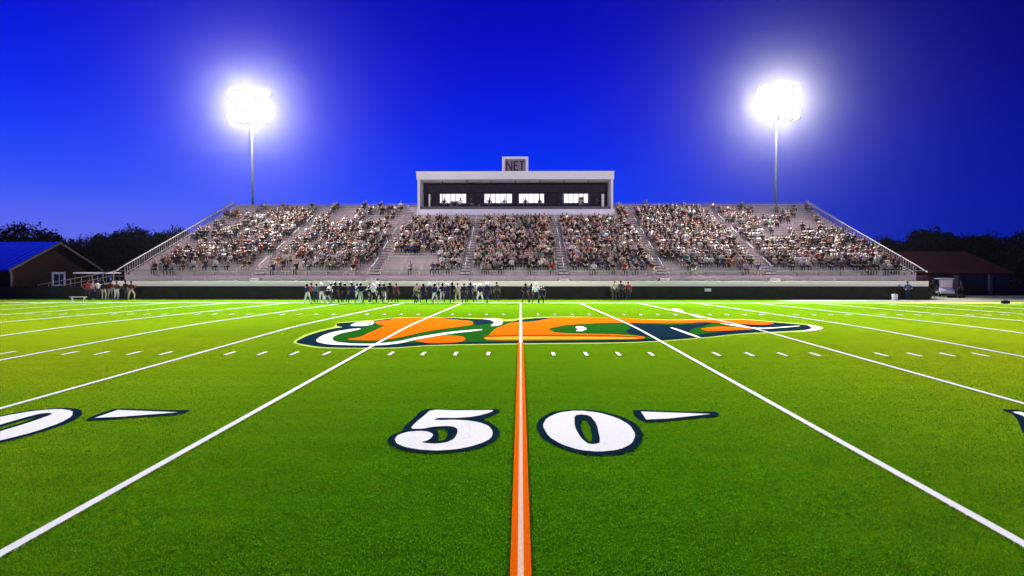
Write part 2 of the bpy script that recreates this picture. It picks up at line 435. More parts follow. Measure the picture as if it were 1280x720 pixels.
LOGO = [
    ('halo', 'lime', 0, [(-7.47, 20.74), (-7.79, 22.84), (-7.76, 24.38), (-7.53, 25.72), (-8.16, 28.23), (-7.62, 28.86), (-6.86, 29.87), (-6.18, 31.97), (-4.13, 32.27), (-1.99, 31.14), (-1.06, 31.41), (-0.71, 29.97), (0.36, 31.82), (2.51, 32.92), (6.87, 30.09), (8.77, 30.83), (10.81, 30.87), (11.69, 28.55), (12.4, 27.61), (12.09, 25.63), (11.04, 24.18), (9.93, 23.87), (7.91, 23.16), (6.26, 21.91), (3.83, 20.57), (-0.02, 20.22), (-2.77, 19.89), (-3.87, 19.12), (-5.31, 19.11), (-6.19, 19.22), (-7.04, 20.03)]),
    ('outline', 'navy', 1, [(-7.36, 20.74), (-7.56, 22.34), (-7.57, 23.79), (-7.4, 25.16), (-7.15, 25.73), (-7.54, 26.09), (-8.06, 27.76), (-7.49, 28.4), (-6.74, 29.31), (-6.13, 31.71), (-4.09, 32.01), (-1.95, 30.53), (-1.1, 30.25), (-0.77, 28.11), (0.35, 31.18), (2.48, 32.51), (6.79, 29.75), (8.63, 30.36), (10.64, 30.39), (11.39, 28.24), (12.08, 26.96), (11.8, 25.63), (11.02, 24.79), (10.11, 24.31), (8.0, 23.43), (6.33, 22.15), (3.87, 20.77), (-0.02, 20.46), (-2.8, 20.08), (-3.91, 19.31), (-5.36, 19.29), (-6.15, 19.46), (-7.12, 20.33)]),
    ('inner_field', 'green', 2, [(-6.34, 25.74), (-5.97, 27.79), (-3.41, 29.92), (-0.4, 28.87), (1.84, 30.01), (6.6, 27.98), (8.7, 28.01), (9.62, 26.72), (7.45, 23.98), (5.9, 22.63), (3.99, 21.43), (-0.03, 20.94), (-2.87, 20.59), (-4.4, 20.47), (-5.74, 20.66), (-6.32, 20.86), (-6.73, 22.48), (-6.61, 23.8)]),
    ('white_crescent', 'white', 4, [(-6.77, 20.86), (-7.04, 22.47), (-6.97, 23.8), (-6.6, 24.87), (-6.2, 25.04), (-6.36, 23.98), (-6.57, 23.12), (-6.54, 22.23), (-6.32, 21.3), (-6.0, 20.65), (-5.37, 20.25), (-4.6, 20.2), (-3.96, 20.89), (-3.62, 22.03), (-2.71, 23.71), (-1.59, 24.84), (-1.41, 24.47), (-2.63, 23.03), (-3.51, 21.33), (-3.84, 20.27), (-4.49, 19.73), (-5.52, 19.85), (-6.13, 20.04)]),
    ('cheek_patch', 'white', 4, [(-7.07, 26.1), (-7.25, 28.15), (-6.7, 29.14), (-6.24, 27.07), (-6.4, 26.11)]),
    ('brow_patch', 'navy', 4, [(-2.19, 29.38), (-2.03, 30.06), (-1.47, 30.07), (-1.21, 28.34), (-1.43, 27.15), (-1.93, 26.56)]),
    ('ear_outline', 'white', 4, [(-1.97, 30.77), (-1.09, 30.61), (-0.77, 28.35), (-0.83, 26.57), (-1.27, 25.99), (-1.13, 28.1), (-1.46, 29.96)]),
    ('muzzle', 'orange', 3, [(-6.61, 28.77), (-6.19, 29.54), (-6.22, 28.62), (-6.07, 31.39), (-5.23, 31.85), (-4.06, 31.75), (-3.48, 30.51), (-3.23, 30.28), (-2.22, 29.0), (-1.99, 26.97), (-2.47, 25.94), (-3.02, 25.09), (-3.62, 23.84), (-4.08, 22.26), (-4.55, 21.19), (-5.33, 21.09), (-5.93, 21.44), (-5.56, 22.0), (-5.58, 23.26), (-5.56, 24.73), (-5.63, 26.51), (-6.16, 27.12)]),
    ('jaw', 'orange', 3, [(-3.62, 21.2), (-3.12, 22.42), (-2.59, 22.68), (-2.0, 22.29), (-1.82, 21.36), (-1.99, 20.62), (-2.84, 20.36), (-3.18, 20.6)]),
    ('cheek', 'orange', 3, [(-0.73, 26.38), (-0.49, 27.87), (0.57, 28.62), (1.44, 31.2), (2.45, 32.11), (4.34, 31.88), (6.74, 29.52), (8.56, 30.12), (10.52, 30.04), (11.17, 27.95), (10.15, 26.81), (9.31, 27.56), (8.16, 28.69), (7.03, 27.89), (5.2, 27.96), (3.85, 28.22), (2.06, 27.02), (1.46, 25.99), (1.03, 24.94), (1.29, 23.35), (3.15, 23.11), (4.07, 22.61), (4.34, 22.12), (4.01, 21.52), (1.84, 21.36), (-1.11, 21.14), (-1.23, 21.82), (-1.12, 22.92), (-1.01, 25.12)]),
    ('jaw_stripe', 'brown', 4, [(-1.33, 22.54), (-0.03, 22.86), (3.11, 22.8), (4.16, 22.37), (4.0, 22.07), (3.05, 22.4), (-0.03, 22.46), (-1.25, 22.15)]),
    ('gold_stripe', 'gold', 4, [(-1.29, 21.96), (-0.03, 22.26), (3.02, 22.15), (4.03, 21.93), (3.92, 21.61), (1.87, 21.63), (-1.21, 21.41)]),
    ('eye', 'white', 4, [(2.17, 25.86), (2.52, 26.16), (2.61, 25.1), (2.32, 24.03), (2.05, 24.15), (2.23, 24.7)]),
    ('neck_patch', 'navy', 5, [(4.46, 27.67), (5.75, 27.25), (6.29, 26.68), (7.47, 27.36), (8.47, 28.2), (7.51, 26.3), (6.6, 25.05), (6.17, 23.41), (6.18, 22.39), (4.84, 21.66), (4.39, 22.37), (3.81, 23.65), (4.43, 25.53)]),
    ('tail_patch', 'orange', 4, [(7.05, 25.22), (8.12, 26.16), (8.9, 25.59), (9.14, 24.86), (7.54, 24.28), (6.97, 24.39)]),
    ('tail_tip', 'white', 4, [(12.11, 27.26), (12.17, 26.37), (11.96, 25.29), (11.11, 24.32), (10.44, 24.02), (11.49, 25.28)]),
    ('tail_streak', 'white', 6, [(8.52, 28.01), (9.02, 26.71), (9.32, 25.18), (11.52, 26.51), (11.35, 26.13), (9.21, 24.73), (8.75, 26.09)]),
    ('whisker', 'white', 6, [(5.9, 25.55), (6.06, 25.55), (6.21, 21.91), (6.02, 21.91)]),
    ('whisker', 'white', 6, [(9.5, 40.71), (9.95, 40.93), (9.66, 37.79), (9.29, 37.42)]),
    ('whisker', 'white', 6, [(9.03, 34.32), (9.37, 34.33), (9.02, 31.33), (8.71, 31.32)]),
]

def flat_poly(bm, outer, holes, h, mi=0, dx=0, dy=0, crown=False):
    loops = [[Vector((x, y, 0)) for x, y in lp] for lp in [outer] + holes]
    tris = tessellate_polygon(loops)
    pts = [p for lp in loops for p in lp]
    bm.add([(p.x + dx, p.y + dy, gz(p.y) + h) for p in pts], [t if (pts[t[1]] - pts[t[0]]).cross(pts[t[2]] - pts[t[0]]).z > 0 else t[::-1] for t in tris], mi)
def round_loop(pts, n=2):
    for _ in range(n):
        q = []
        for i, p in enumerate(pts):
            a = pts[(i + 1) % len(pts)]
            q += [(.8 * p[0] + .2 * a[0], .8 * p[1] + .2 * a[1]), (.2 * p[0] + .8 * a[0], .2 * p[1] + .8 * a[1])]
        pts = q
    return pts
def digit(name, navy, navy_hole, white, white_hole, parent, rnd=1):
    b = MB()
    r = lambda p: round_loop(p, rnd)
    flat_poly(b, r(navy), [r(h) for h in navy_hole], .012, 1)
    flat_poly(b, r(white), [r(h) for h in white_hole], .017, 0)
    o = b.build(name, [M['white'], M['navy']], parent)
    return o
def number(x, first, ten, label):
    root = empty('yard_number', (x, 0, 0)); root.parent = field; root['label'] = label
    if first == 'five': digit('digit', FIVE_N, [FIVE_H], FIVE_W, [], root)
    else: digit('digit', FOUR_N, [], FOUR_W, [FOUR_WH], root)
    digit('digit', ZERO_N, [ZERO_H], ZERO_W, [ZERO_WH], root)
    digit('arrow', ARR_N, [], ARR_W, [], root, 0)
    return root
number(0, 'five', 'zero', 'white 50 with navy outline astride the orange midfield line')
number(-9.09, 'four', 'zero', 'white 40 with navy outline, its 0 cut by the frame, arrow whole')
number(9.30, 'four', 'zero', 'white 40 with navy outline, only the edge of its 4 inside the frame')

logo = empty('midfield_logo', (0, 0, 0)); logo.parent = field
logo['label'] = 'orange, navy and white animal head emblem painted across midfield'
def densify(pts, step=.8):
    q = []
    for i, p in enumerate(pts):
        a = pts[(i + 1) % len(pts)]
        n = max(1, int(math.hypot(a[0] - p[0], a[1] - p[1]) / step))
        q += [(p[0] + (a[0] - p[0]) * k / n, p[1] + (a[1] - p[1]) * k / n) for k in range(n)]
    return q
def clip_y(poly, y0, y1):
    def half(pl, inside, cross):
        out = []
        for i, p in enumerate(pl):
            a = pl[i - 1]
            if inside(p):
                if not inside(a): out.append(cross(a, p))
                out.append(p)
            elif inside(a): out.append(cross(a, p))
        return out
    def at(yc): return lambda a, p: (a[0] + (p[0] - a[0]) * (yc - a[1]) / (p[1] - a[1]), yc)
    return half(half(poly, lambda p: p[1] >= y0, at(y0)), lambda p: p[1] <= y1, at(y1))
for nm, c, layer, pts in LOGO:
    b = MB()
    loop = round_loop(pts, 2)
    h = .003 + layer * .0035
    # triangulate once, then slice each triangle into bands so that the paint follows the crown
    V = [Vector((x, y, 0)) for x, y in loop]
    bands = np.arange(18.0, 42.0, .976)
    for t in tessellate_polygon([V]):
        tri = [(V[i].x, V[i].y) for i in t]
        ar = (tri[1][0] - tri[0][0]) * (tri[2][1] - tri[0][1]) - (tri[1][1] - tri[0][1]) * (tri[2][0] - tri[0][0])
        if ar < 0: tri = tri[::-1]
        lo, hi = min(p[1] for p in tri), max(p[1] for p in tri)
        for y0, y1 in zip([-1] + GRID, GRID + [99]):
            if y1 < lo or y0 > hi: continue
            cp = clip_y(tri, y0, y1)
            if len(cp) > 2: b.add([(x, y, gz(y) + h) for x, y in cp], [tuple(range(len(cp)))])
    b.build(nm, M[c], logo)

# turf fibres standing up in the nearest part of the field
def inside(px, py, poly):
    r = np.zeros(len(px), bool)
    n = len(poly)
    for i in range(n):
        x0, y0 = poly[i]; x1, y1 = poly[i - 1]
        if y0 == y1: continue
        c = ((y0 > py) != (y1 > py)) & (px < (x1 - x0) * (py - y0) / (y1 - y0) + x0)
        r ^= c
    return r
frs = np.random.RandomState(3)
NF = 400000
fy = 4.4 * (23 / 4.4) ** (frs.uniform(0, 1, NF) ** 1.15)
fx = frs.uniform(-1, 1, NF) * (fy * .86 + .8)
cl = np.sin(fx * 3.1 + 1.7 * np.sin(fy * 1.3)) * np.sin(fy * 4.3 + 1.1 * np.sin(fx * .9))
ft = frs.randint(0, 3, NF)
dk = np.abs(((fx + 2.286) % 4.572) - 2.286)
ft[(dk < .055)] = 3
ft[np.abs(fx) < .088] = 4
ft[np.abs(fx) < .025] = 6
for dx, first in ((0, (FIVE_N, FIVE_H, FIVE_W, None)), (-9.09, (FOUR_N, None, FOUR_W, FOUR_WH)), (9.30, (FOUR_N, None, FOUR_W, FOUR_WH))):
    for nv, nh, wh, whh in (first, (ZERO_N, ZERO_H, ZERO_W, ZERO_WH), (ARR_N, None, ARR_W, None)):
        a = inside(fx - dx, fy, nv)
        if nh: a &= ~inside(fx - dx, fy, nh)
        w_ = inside(fx - dx, fy, wh)
        if whh: w_ &= ~inside(fx - dx, fy, whh)
        ft[a] = 5; ft[w_] = 3
taper = np.clip((22.5 - fy) / 13.5, 0, 1) ** 1.3
keep = (frs.uniform(0, 1, NF) < .15 + .85 * taper) & ((ft < 3) | (frs.uniform(0, 1, NF) < .45))
fx, fy, ft, cl, taper = fx[keep], fy[keep], ft[keep], cl[keep], taper[keep]
NF = len(fx)
fz = np.array([0.0 if y < 1.65 else .285 * (1 - (26 - y) / 24.4) for y in fy])
th = frs.uniform(0, 2 * np.pi, NF)
fh = frs.uniform(.010, .026, NF) * (1 + .22 * cl) * (.25 + .75 * taper) * np.where(ft >= 3, .6, 1)
fw = frs.uniform(.0022, .0045, NF) * np.clip(fy / 6, 1, 2)
ln = frs.uniform(.2, 1.0, NF) * fh
la = frs.uniform(0, 2 * np.pi, NF)
base_ = np.stack([fx, fy, fz + .001], 1)
o1 = np.stack([np.cos(th) * fw, np.sin(th) * fw, np.zeros(NF)], 1)
tip = base_ + np.stack([np.cos(la) * ln, np.sin(la) * ln, fh + np.where(ft >= 3, .014, 0)], 1)
FV = np.stack([base_ - o1, base_ + o1, tip], 1).reshape(-1, 3)
me = bpy.data.meshes.new('turf_fibres')
me.vertices.add(NF * 3); me.vertices.foreach_set('co', FV.ravel())
me.loops.add(NF * 3); me.loops.foreach_set('vertex_index', np.arange(NF * 3))
me.polygons.add(NF); me.polygons.foreach_set('loop_start', np.arange(0, NF * 3, 3)); me.polygons.foreach_set('loop_total', np.full(NF, 3))
for n_, c_ in (('fibre_green', (.036, .150, .002)), ('fibre_bright', (.062, .215, .006)), ('fibre_dark', (.018, .085, .002))):
    m_ = mat(n_, c_, .8, spec=.1)
    nt = m_.node_tree
    tr_ = nt.nodes.new('ShaderNodeBsdfTranslucent'); tr_.inputs['Color'].default_value = (c_[0] * 1.5, c_[1] * 1.3, c_[2], 1)
    ad_ = nt.nodes.new('ShaderNodeMixShader'); ad_.inputs[0].default_value = .45
    ou_ = nt.nodes['Material Output']
    nt.links.new(nt.nodes['Principled BSDF'].outputs[0], ad_.inputs[1]); nt.links.new(tr_.outputs[0], ad_.inputs[2]); nt.links.new(ad_.outputs[0], ou_.inputs[0])
    me.materials.append(m_)
for n_ in ('white', 'orange', 'navy', 'peach'): me.materials.append(M[n_])
me.polygons.foreach_set('material_index', ft)
me.update(); me.validate()
o = bpy.data.objects.new('turf_fibres', me); col.objects.link(o); tag(o, kind='stuff')

# apron and path beyond the far sideline
b = MB(); b.add([(21, 53.4, .010), (110, 51.0, .010), (110, 66, .010), (38, 66, .010), (38, 57.2, .010), (26, 57.2, .010)], [(0, 1, 2, 3, 4, 5)])
tag(b.build('path', M['track']), kind='structure')
b = MB(); b.add([(28, 51.3, .016), (60, 49.4, .016), (60, 50.0, .016), (34, 52.2, .016)], [(0, 1, 2, 3)])
b.add([(40, 55.4, .016), (100, 53.9, .016), (100, 54.6, .016), (44, 55.9, .016)], [(0, 1, 2, 3)])
tag(b.build('path_edge', M['apron']), kind='structure')

# ================================================================== GRANDSTAND
XL, XR = -37.0, 36.3
ROWS, TREAD, RISE, Y0, Z0 = 30, .766, .292, 59.3, 2.1
AISLES = [-24.6, -13.8, -5.2, 4.0, 13.2, 23.2]
stand = empty('grandstand', ((XL + XR) / 2, 57.5, 0))
SO = Vector(stand.location)
tag(stand, 'long concrete grandstand with rising rows of metal benches under the press box', 'grandstand')
def sp(b_, name, m_, smooth=False):
    b_.v = [(x - SO.x, y - SO.y, z - SO.z) for x, y, z in b_.v]
    return b_.build(name, m_, stand, smooth)
b = MB()
for i in range(ROWS):
    y = Y0 + i * TREAD; z = Z0 + i * RISE
    b.add([(XL, y, z - RISE if i else 1.6), (XR, y, z - RISE if i else 1.6), (XR, y, z), (XL, y, z), (XL, y + TREAD, z), (XR, y + TREAD, z)], [(0, 1, 2, 3), (3, 2, 5, 4)])
YB = Y0 + ROWS * TREAD; ZB = Z0 + (ROWS - 1) * RISE
b.add([(XL, Y0, 1.2), (XR, Y0, 1.2), (XR, YB, ZB - .6), (XL, YB, ZB - .6), (XL, YB, ZB), (XR, YB, ZB), (XL, Y0, 1.6), (XR, Y0, 1.6), (XL, Y0, Z0), (XR, Y0, Z0)],
      [(0, 3, 2, 1), (3, 4, 5, 2), (0, 8, 4, 3), (1, 2, 5, 9)])
sp(b, 'terrace', M['concrete'])
sp(MB().box(XL, XR, 57.62, Y0, 1.35, 1.6), 'walkway', M['concrete'])
sp(MB().box(XL, XR, 57.45, 57.62, 1.16, 1.62), 'fascia', M['fascia'])
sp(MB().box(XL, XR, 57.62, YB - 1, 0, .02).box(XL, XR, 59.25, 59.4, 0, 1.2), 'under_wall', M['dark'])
for i in range(ROWS):
    b = MB()
    y = Y0 + i * TREAD + .50; z = Z0 + i * RISE
    edges = [XL + .5] + AISLES + [XR - .5]
    for a, c in zip(edges[:-1], edges[1:]):
        xa = a + (.50 if a in AISLES else 0); xc = c - (.50 if c in AISLES else 0)
        if xc - xa < .3: continue
        if z > 8.6 and -13 < (xa + xc) / 2 < 11.5: continue
        b.box(xa, xc, y, y + .25, z + .38, z + .43)
        n = max(2, int((xc - xa) / 1.8))
        for k in range(n + 1):
            x = xa + .1 + (xc - xa - .2) * k / n
            b.box(x - .02, x + .02, y + .06, y + .2, z, z + .38)
    sp(b, 'bench_row', M['alu'])
for x in AISLES:
    b = MB()
    for i in range(ROWS):
        y = Y0 + i * TREAD; z = Z0 + i * RISE
        if z > 9.1 and -13 < x < 11.5: continue
        b.box(x - .45, x + .45, y - .34, y + .03, z - RISE / 2, z + .004) if i else b.box(x - .45, x + .45, y - .6, y, 1.6, 1.85)
        b.box(x - .45, x + .45, y + .03, y + TREAD - .34, z, z + .006)
    sp(b, 'aisle_stair', M['aisle'])
    b = MB()
    for i in range(0, ROWS - 6, 6):
        y = Y0 + i * TREAD + .3; z = Z0 + i * RISE
        b.tube((x, y, z), (x, y, z + .9), .025, n=6).tube((x, y, z + .9), (x, y + TREAD * 3, z + .9 + RISE * 3), .025, n=6)
        b.tube((x, y + TREAD * 3, z + RISE * 3), (x, y + TREAD * 3, z + .9 + RISE * 3), .025, n=6)
    sp(b, 'aisle_handrail', M['rail'])
# front railing on the walkway
b = MB(); x = XL
while x < XR:
    b.box(x - .02, x + .02, 57.66, 57.70, 1.62, 2.55); x += 2.1
b.box(XL, XR, 57.655, 57.705, 2.53, 2.58).box(XL, XR, 57.67, 57.69, 2.05, 2.08)
sp(b, 'front_railing', M['rail'])
for x, inner in ((XL, 1), (XR, -1)):
    b = MB()
    b.tube((x, Y0, Z0 + .95), (x, YB, ZB + .75), .055, n=6)
    b.tube((x, Y0, Z0 + .15), (x, YB, ZB + .15), .04, n=6)
    b.tube((x, Y0, Z0 + .95), (x, 57.66, 2.4), .05, n=6)
    for i in range(ROWS * 2):
        y = Y0 + i * TREAD / 2; z = Z0 + (i / 2) * RISE
        b.box(x - .03, x + .03, y, y + .07, z, z + .85)
    sp(b, 'side_railing', M['rail'])
b = MB(); x = XL
while x <= XR:
    b.box(x - .03, x + .03, YB - .06, YB, ZB, ZB + .62); x += 1.05
b.box(XL, XR, YB - .07, YB + .01, ZB + .03, ZB + .45).box(XL, XR, YB - .05, YB, ZB + .58, ZB + .63)
sp(b, 'back_railing', M['rail'])
for x in np.arange(XL + .4, XR, 6.0):
    for y, t in ((63, 0), (70, 0), (77, 0), (82, 0)):
        z = Z0 + (y - Y0) / TREAD * RISE - .75
        sp(MB().tube((x, y, 0), (x, y, z), .16, n=8), 'support_column', M['steel'])
b = MB()
for k in range(-2, 3): pass
# ramp at the left end of the walkway
b = MB()
b.add([(XL, 57.7, 1.58), (XL, 59.2, 1.58), (XL - 7, 59.2, .15), (XL - 7, 57.7, .15), (XL, 57.7, 1.40), (XL, 59.2, 1.40), (XL - 7, 59.2, 0), (XL - 7, 57.7, 0)],
      [(0, 1, 2, 3), (4, 7, 6, 5), (0, 3, 7, 4), (1, 5, 6, 2), (2, 6, 7, 3)])
sp(b, 'ramp', M['concrete'])
b = MB()
b.tube((XL, 57.7, 2.5), (XL - 7, 57.7, 1.25), .045, n=6).tube((XL, 57.7, 2.1), (XL - 7, 57.7, .8), .03, n=6)
for k in range(8):
    z = 1.58 - k * 1.43 / 7
    b.tube((XL - k + (-.05 if k == 0 else .02), 57.7, z), (XL - k, 57.7, z + 1.0), .025, n=6)
sp(b, 'ramp_handrail', M['rail'])

# ================================================================== PRESS BOX (stands on the top rows)
pb = empty('press_box', (-.7, 79.2, 9.2))
tag(pb, 'wide white framed press box with lit windows on top of the grandstand', 'press box')
PO = Vector(pb.location)
def pp(b_, name, m_, parent=None):
    b_.v = [(x - PO.x, y - PO.y, z - PO.z) for x, y, z in b_.v]
    return b_.build(name, m_, parent or pb)
X1, X2 = -12.75, 11.35
pp(MB().box(X1 - .1, X2 + .15, 79.0, 79.35, 9.22, 10.12), 'lower_fascia', M['boxwhite'])
pp(MB().box(X1, X2, 79.35, 84.5, 9.5, 10.0), 'floor', M['boxgrey'])
pp(MB().box(X1 - .05, X2 + .05, 78.7, 85, 13.75, 14.62), 'roof', M['boxwhite'])
pp(MB().box(X1 - .12, X2 + .12, 78.6, 85.1, 14.62, 14.72), 'roof_coping', M['fascia'])
for x in (X1, X2 - .28):
    pp(MB().box(x, x + .28, 79.1, 84.6, 10.0, 13.75), 'side_wall', M['boxwhite'])
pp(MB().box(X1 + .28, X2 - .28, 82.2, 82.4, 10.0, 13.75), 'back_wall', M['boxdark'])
pp(MB().box(X1 + .28, X2 - .28, 79.9, 80.6, 10.0, 10.55).box(X1 + .28, X2 - .28, 79.5, 79.56, 10.0, 10.42), 'counter', M['boxgrey'])
b = MB().box(X1 + .28, X2 - .28, 79.44, 79.5, 10.44, 10.52)
for k in range(11):
    x = X1 + .5 + k * (X2 - X1 - 1.0) / 10
    b.box(x - .025, x + .025, 79.44, 79.49, 10.1, 10.44)
pp(b, 'rail', M['steel'])
for k in range(1, 8):
    x = X1 + k * (X2 - X1) / 8
    pp(MB().box(x - .04, x + .04, 79.7, 79.8, 10.0, 13.75), 'mullion', M['boxdark'])

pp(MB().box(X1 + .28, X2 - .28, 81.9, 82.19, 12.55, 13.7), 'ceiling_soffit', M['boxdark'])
def wpx(px, d=82.1): return (px - 651) / 800 * d
for a, c in ((550, 583), (605.5, 640), (648.5, 680), (703.5, 735)):
    x0, x1 = wpx(a), wpx(c)
    fr = pp(MB().box(x0 - .08, x1 + .08, 82.10, 82.19, 11.12, 12.44), 'window', M['boxgrey'])
    pn = MB()
    n = 5
    for k in range(n):
        w = (x1 - x0) / n
        pn.box(x0 + k * w + .05, x0 + (k + 1) * w - .05, 82.04, 82.095, 11.22, 12.34)
    pp(pn, 'pane', M['glasslit'], None)
for a, c in ((751.5, 754.5), (536, 538)):
    pp(MB().box(wpx(a, 81), wpx(c, 81), 81, 81.06, 10.4, 12.2), 'door_frame', M['boxwhite'])
pp(MB().box(-9.0, -8.0, 81.6, 82.0, 10.0, 11.4).box(7.4, 8.0, 81.6, 82.0, 10, 11.9).box(-6.2, -5.2, 81.4, 82.0, 10.0, 11.0), 'cabinet', M['boxgrey'])
# monitors on the counter
for x in (-10.9, -8.3, -5.6, -3.2, -.9, 1.6, 4.2, 6.6, 9.0):
    m_ = pp(MB().box(x - .3, x + .3, 80.1, 80.14, 10.66, 11.0).box(x - .05, x + .05, 80.1, 80.2, 10.55, 10.66), 'monitor', M['black'])
# rooftop sign
sg = empty('rooftop_sign', (-.7, 79.6, 14.72))
tag(sg, 'small square pale framed sign with dark letters on the press box roof', 'sign')
b = MB().box(-1.62, 1.62, .0, .5, 1.65, 1.95).box(-1.62, -1.3, .0, .5, 0, 1.65).box(1.3, 1.62, .0, .5, 0, 1.65)
b.build('sign_frame', M['boxwhite'], sg)
MB().box(-1.3, 1.3, .06, .44, .0, 1.65).build('sign_panel', M['signgrey'], sg)
tx = MB()
def bar(x0, z0, x1, z1, w=.13):
    d = Vector((x1 - x0, z1 - z0)); n_ = Vector((-d.y, d.x)).normalized() * w
    p = [(x0 - n_.x, z0 - n_.y), (x1 - n_.x, z1 - n_.y), (x1 + n_.x, z1 + n_.y), (x0 + n_.x, z0 + n_.y)]
    tx.add([(x, .03, z) for x, z in p] + [(x, .062, z) for x, z in p], [(0, 1, 2, 3), (0, 4, 5, 1), (1, 5, 6, 2), (2, 6, 7, 3), (3, 7, 4, 0)])
for s_ in ((-1.05, .25, -1.05, 1.4), (-1.05, 1.4, -.42, .25), (-.42, .25, -.42, 1.4),
           (-.12, .25, -.12, 1.4), (-.12, 1.33, .36, 1.33), (-.12, .84, .28, .84), (-.12, .32, .36, .32),
           (.5, 1.33, 1.15, 1.33), (.82, .25, .82, 1.33)):
    bar(*s_, w=.085)
tx.build('lettering', M['signtext'], sg)

# ================================================================== FLOODLIGHT MASTS
def mast(x, y, zc, label):
    root = empty('floodlight_mast', (x, y, 0))
    tag(root, label, 'floodlight mast', 'floodlight masts behind the grandstand')
    MB().tube((0, 0, 0), (0, 0, zc + 2.3), .20, .11, 12).build('pole', M['steel'], root, True)
    for j, z in enumerate((zc - 1.7, zc, zc + 1.7)):
        MB().box(-2.6, 2.6, -.22, -.10, z - .07, z + .07).build('crossarm', M['steel'], root)
        for k in range(6):
            xx = -2.3 + k * .92
            h_ = MB()
            h_.tube((xx, -.75, z - .1), (xx, -.25, z + .12), .36, .16, 12)
            hd = h_.build('lamp_head', M['steel'], root, False)
            d = Vector((0, -.5, -.22)).normalized()
            c = Vector((xx, -.75, z - .1)) + d * .005
            ln = MB().tube(c, c + d * .03, .34, .34, 12)
            ln.build('lens', M['lens'], hd)
mast(MAST_L[0], MAST_L[1], MAST_L[2], 'tall steel floodlight mast rising behind the stand end nearest the blue roofed house')
mast(MAST_R[0], MAST_R[1], MAST_R[2], 'tall steel floodlight mast rising behind the stand end nearest the red roofed building')

# ================================================================== FENCES
def fence(x0, x1, y0, y1, h, label, post_h=None, step=3.0, screen=True):
    root = empty('perimeter_fence', (x0, y0, 0))
    tag(root, label, 'fence')
    L = math.hypot(x1 - x0, y1 - y0); root.rotation_euler = (0, 0, math.atan2(y1 - y0, x1 - x0))
    MB().box(0, L, -.01, .01, .02, h - .03).build('windscreen', M['dark'], root)
    MB().tube((0, 0, h), (L, 0, h), .025, n=6).build('top_rail', M['black'], root)
    n = int(L / step)
    for k in range(n + 1):
        MB().tube((L * k / n, .04, 0), (L * k / n, .04, (post_h or h) + .03), .035, n=6).build('post', M['black'], root)
fence(-72, 36.2, 56.95, 56.95, 1.12, 'low dark screened fence running along the foot of the grandstand', step=3.1)
fence(37.5, 80, 66.6, 66.6, 1.15, 'low dark screened fence in front of the red roofed building', step=3.1)
for px, lb in ((1190, 'pale square gate post in the dark fence, the one nearer the grandstand'), (1232, 'pale square gate post in the dark fence, nearer the end of the red roofed building')):
    x = (px - 651) / 800 * 66.2
    o = MB().box(-.14, .14, -.14, .14, 0, 2.05).box(-.18, .18, -.18, .18, 2.05, 2.13).build('gate_post', M['trim'], loc=(x, 66.2, 0))
    tag(o, lb, 'gate post')

# ================================================================== HOUSE WITH THE BLUE ROOF
hx, hy0, hy1, he, hr = -48.5, 60.0, 72.7, 2.72, 5.42
hm_ = (hy0 + hy1) / 2
bh = empty('brick_house', (hx - 12, hm_, 0)); BO = Vector(bh.location)
tag(bh, 'dark brick building with a blue metal gable roof and one white framed window', 'building')
def hp(b_, name, m_, parent=None):
    b_.v = [(x - BO.x, y - BO.y, z - BO.z) for x, y, z in b_.v]
    return b_.build(name, m_, parent or bh)
b = MB()
x0, x1 = hx - 24, hx
b.add([(x1, hy0, 0), (x1, hy1, 0), (x1, hy1, he), (x1, hm_, hr), (x1, hy0, he), (x0, hy0, 0), (x0, hy1, 0), (x0, hy1, he), (x0, hm_, hr), (x0, hy0, he)],
      [(0, 1, 2, 3, 4), (5, 9, 8, 7, 6), (0, 4, 9, 5), (1, 6, 7, 2)])
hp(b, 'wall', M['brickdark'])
b = MB()
for s_ in (-1, 1):
    ye = hm_ + s_ * (hm_ - hy0 + .5); ze = he - .5 * (hr - he) / (hm_ - hy0)
    p = [(x0 - .3, ye, ze + .06), (x1 + .35, ye, ze + .06), (x1 + .35, hm_, hr + .06), (x0 - .3, hm_, hr + .06)]
    q = [(x, y, z + .09) for x, y, z in p]
    f = [(0, 3, 2, 1), (4, 5, 6, 7), (0, 1, 5, 4), (1, 2, 6, 5), (3, 0, 4, 7)]
    b.add(p + q, f)
    k = x0
    while k < x1:
        pa = Vector((k, ye, ze + .15)); pb_ = Vector((k, hm_, hr + .15))
        b.add([pa, pa + Vector((.04, 0, 0)), pb_ + Vector((.04, 0, 0)), pb_, pa + Vector((0, 0, .035)), pa + Vector((.04, 0, .035)), pb_ + Vector((.04, 0, .035)), pb_ + Vector((0, 0, .035))],
              [(4, 5, 6, 7), (0, 1, 5, 4), (1, 2, 6, 5), (3, 0, 4, 7)])
        k += .6
hp(b, 'roof', M['blueroof'])
b = MB()
for s_ in (-1, 1):
    ye = hm_ + s_ * (hm_ - hy0 + .5); ze = he - .5 * (hr - he) / (hm_ - hy0)
    b.add([(x1 + .36, ye, ze - .10), (x1 + .36, hm_, hr - .10), (x1 + .36, hm_, hr + .155), (x1 + .36, ye, ze + .155), (x1 + .41, ye, ze - .10), (x1 + .41, hm_, hr - .10), (x1 + .41, hm_, hr + .155), (x1 + .41, ye, ze + .155)],
          [(0, 1, 2, 3), (4, 7, 6, 5), (0, 3, 7, 4), (3, 2, 6, 7), (0, 4, 5, 1)])
hp(b, 'bargeboard', M['trim'])
wy0, wy1 = 66.2 - .75, 66.2 + 1.25
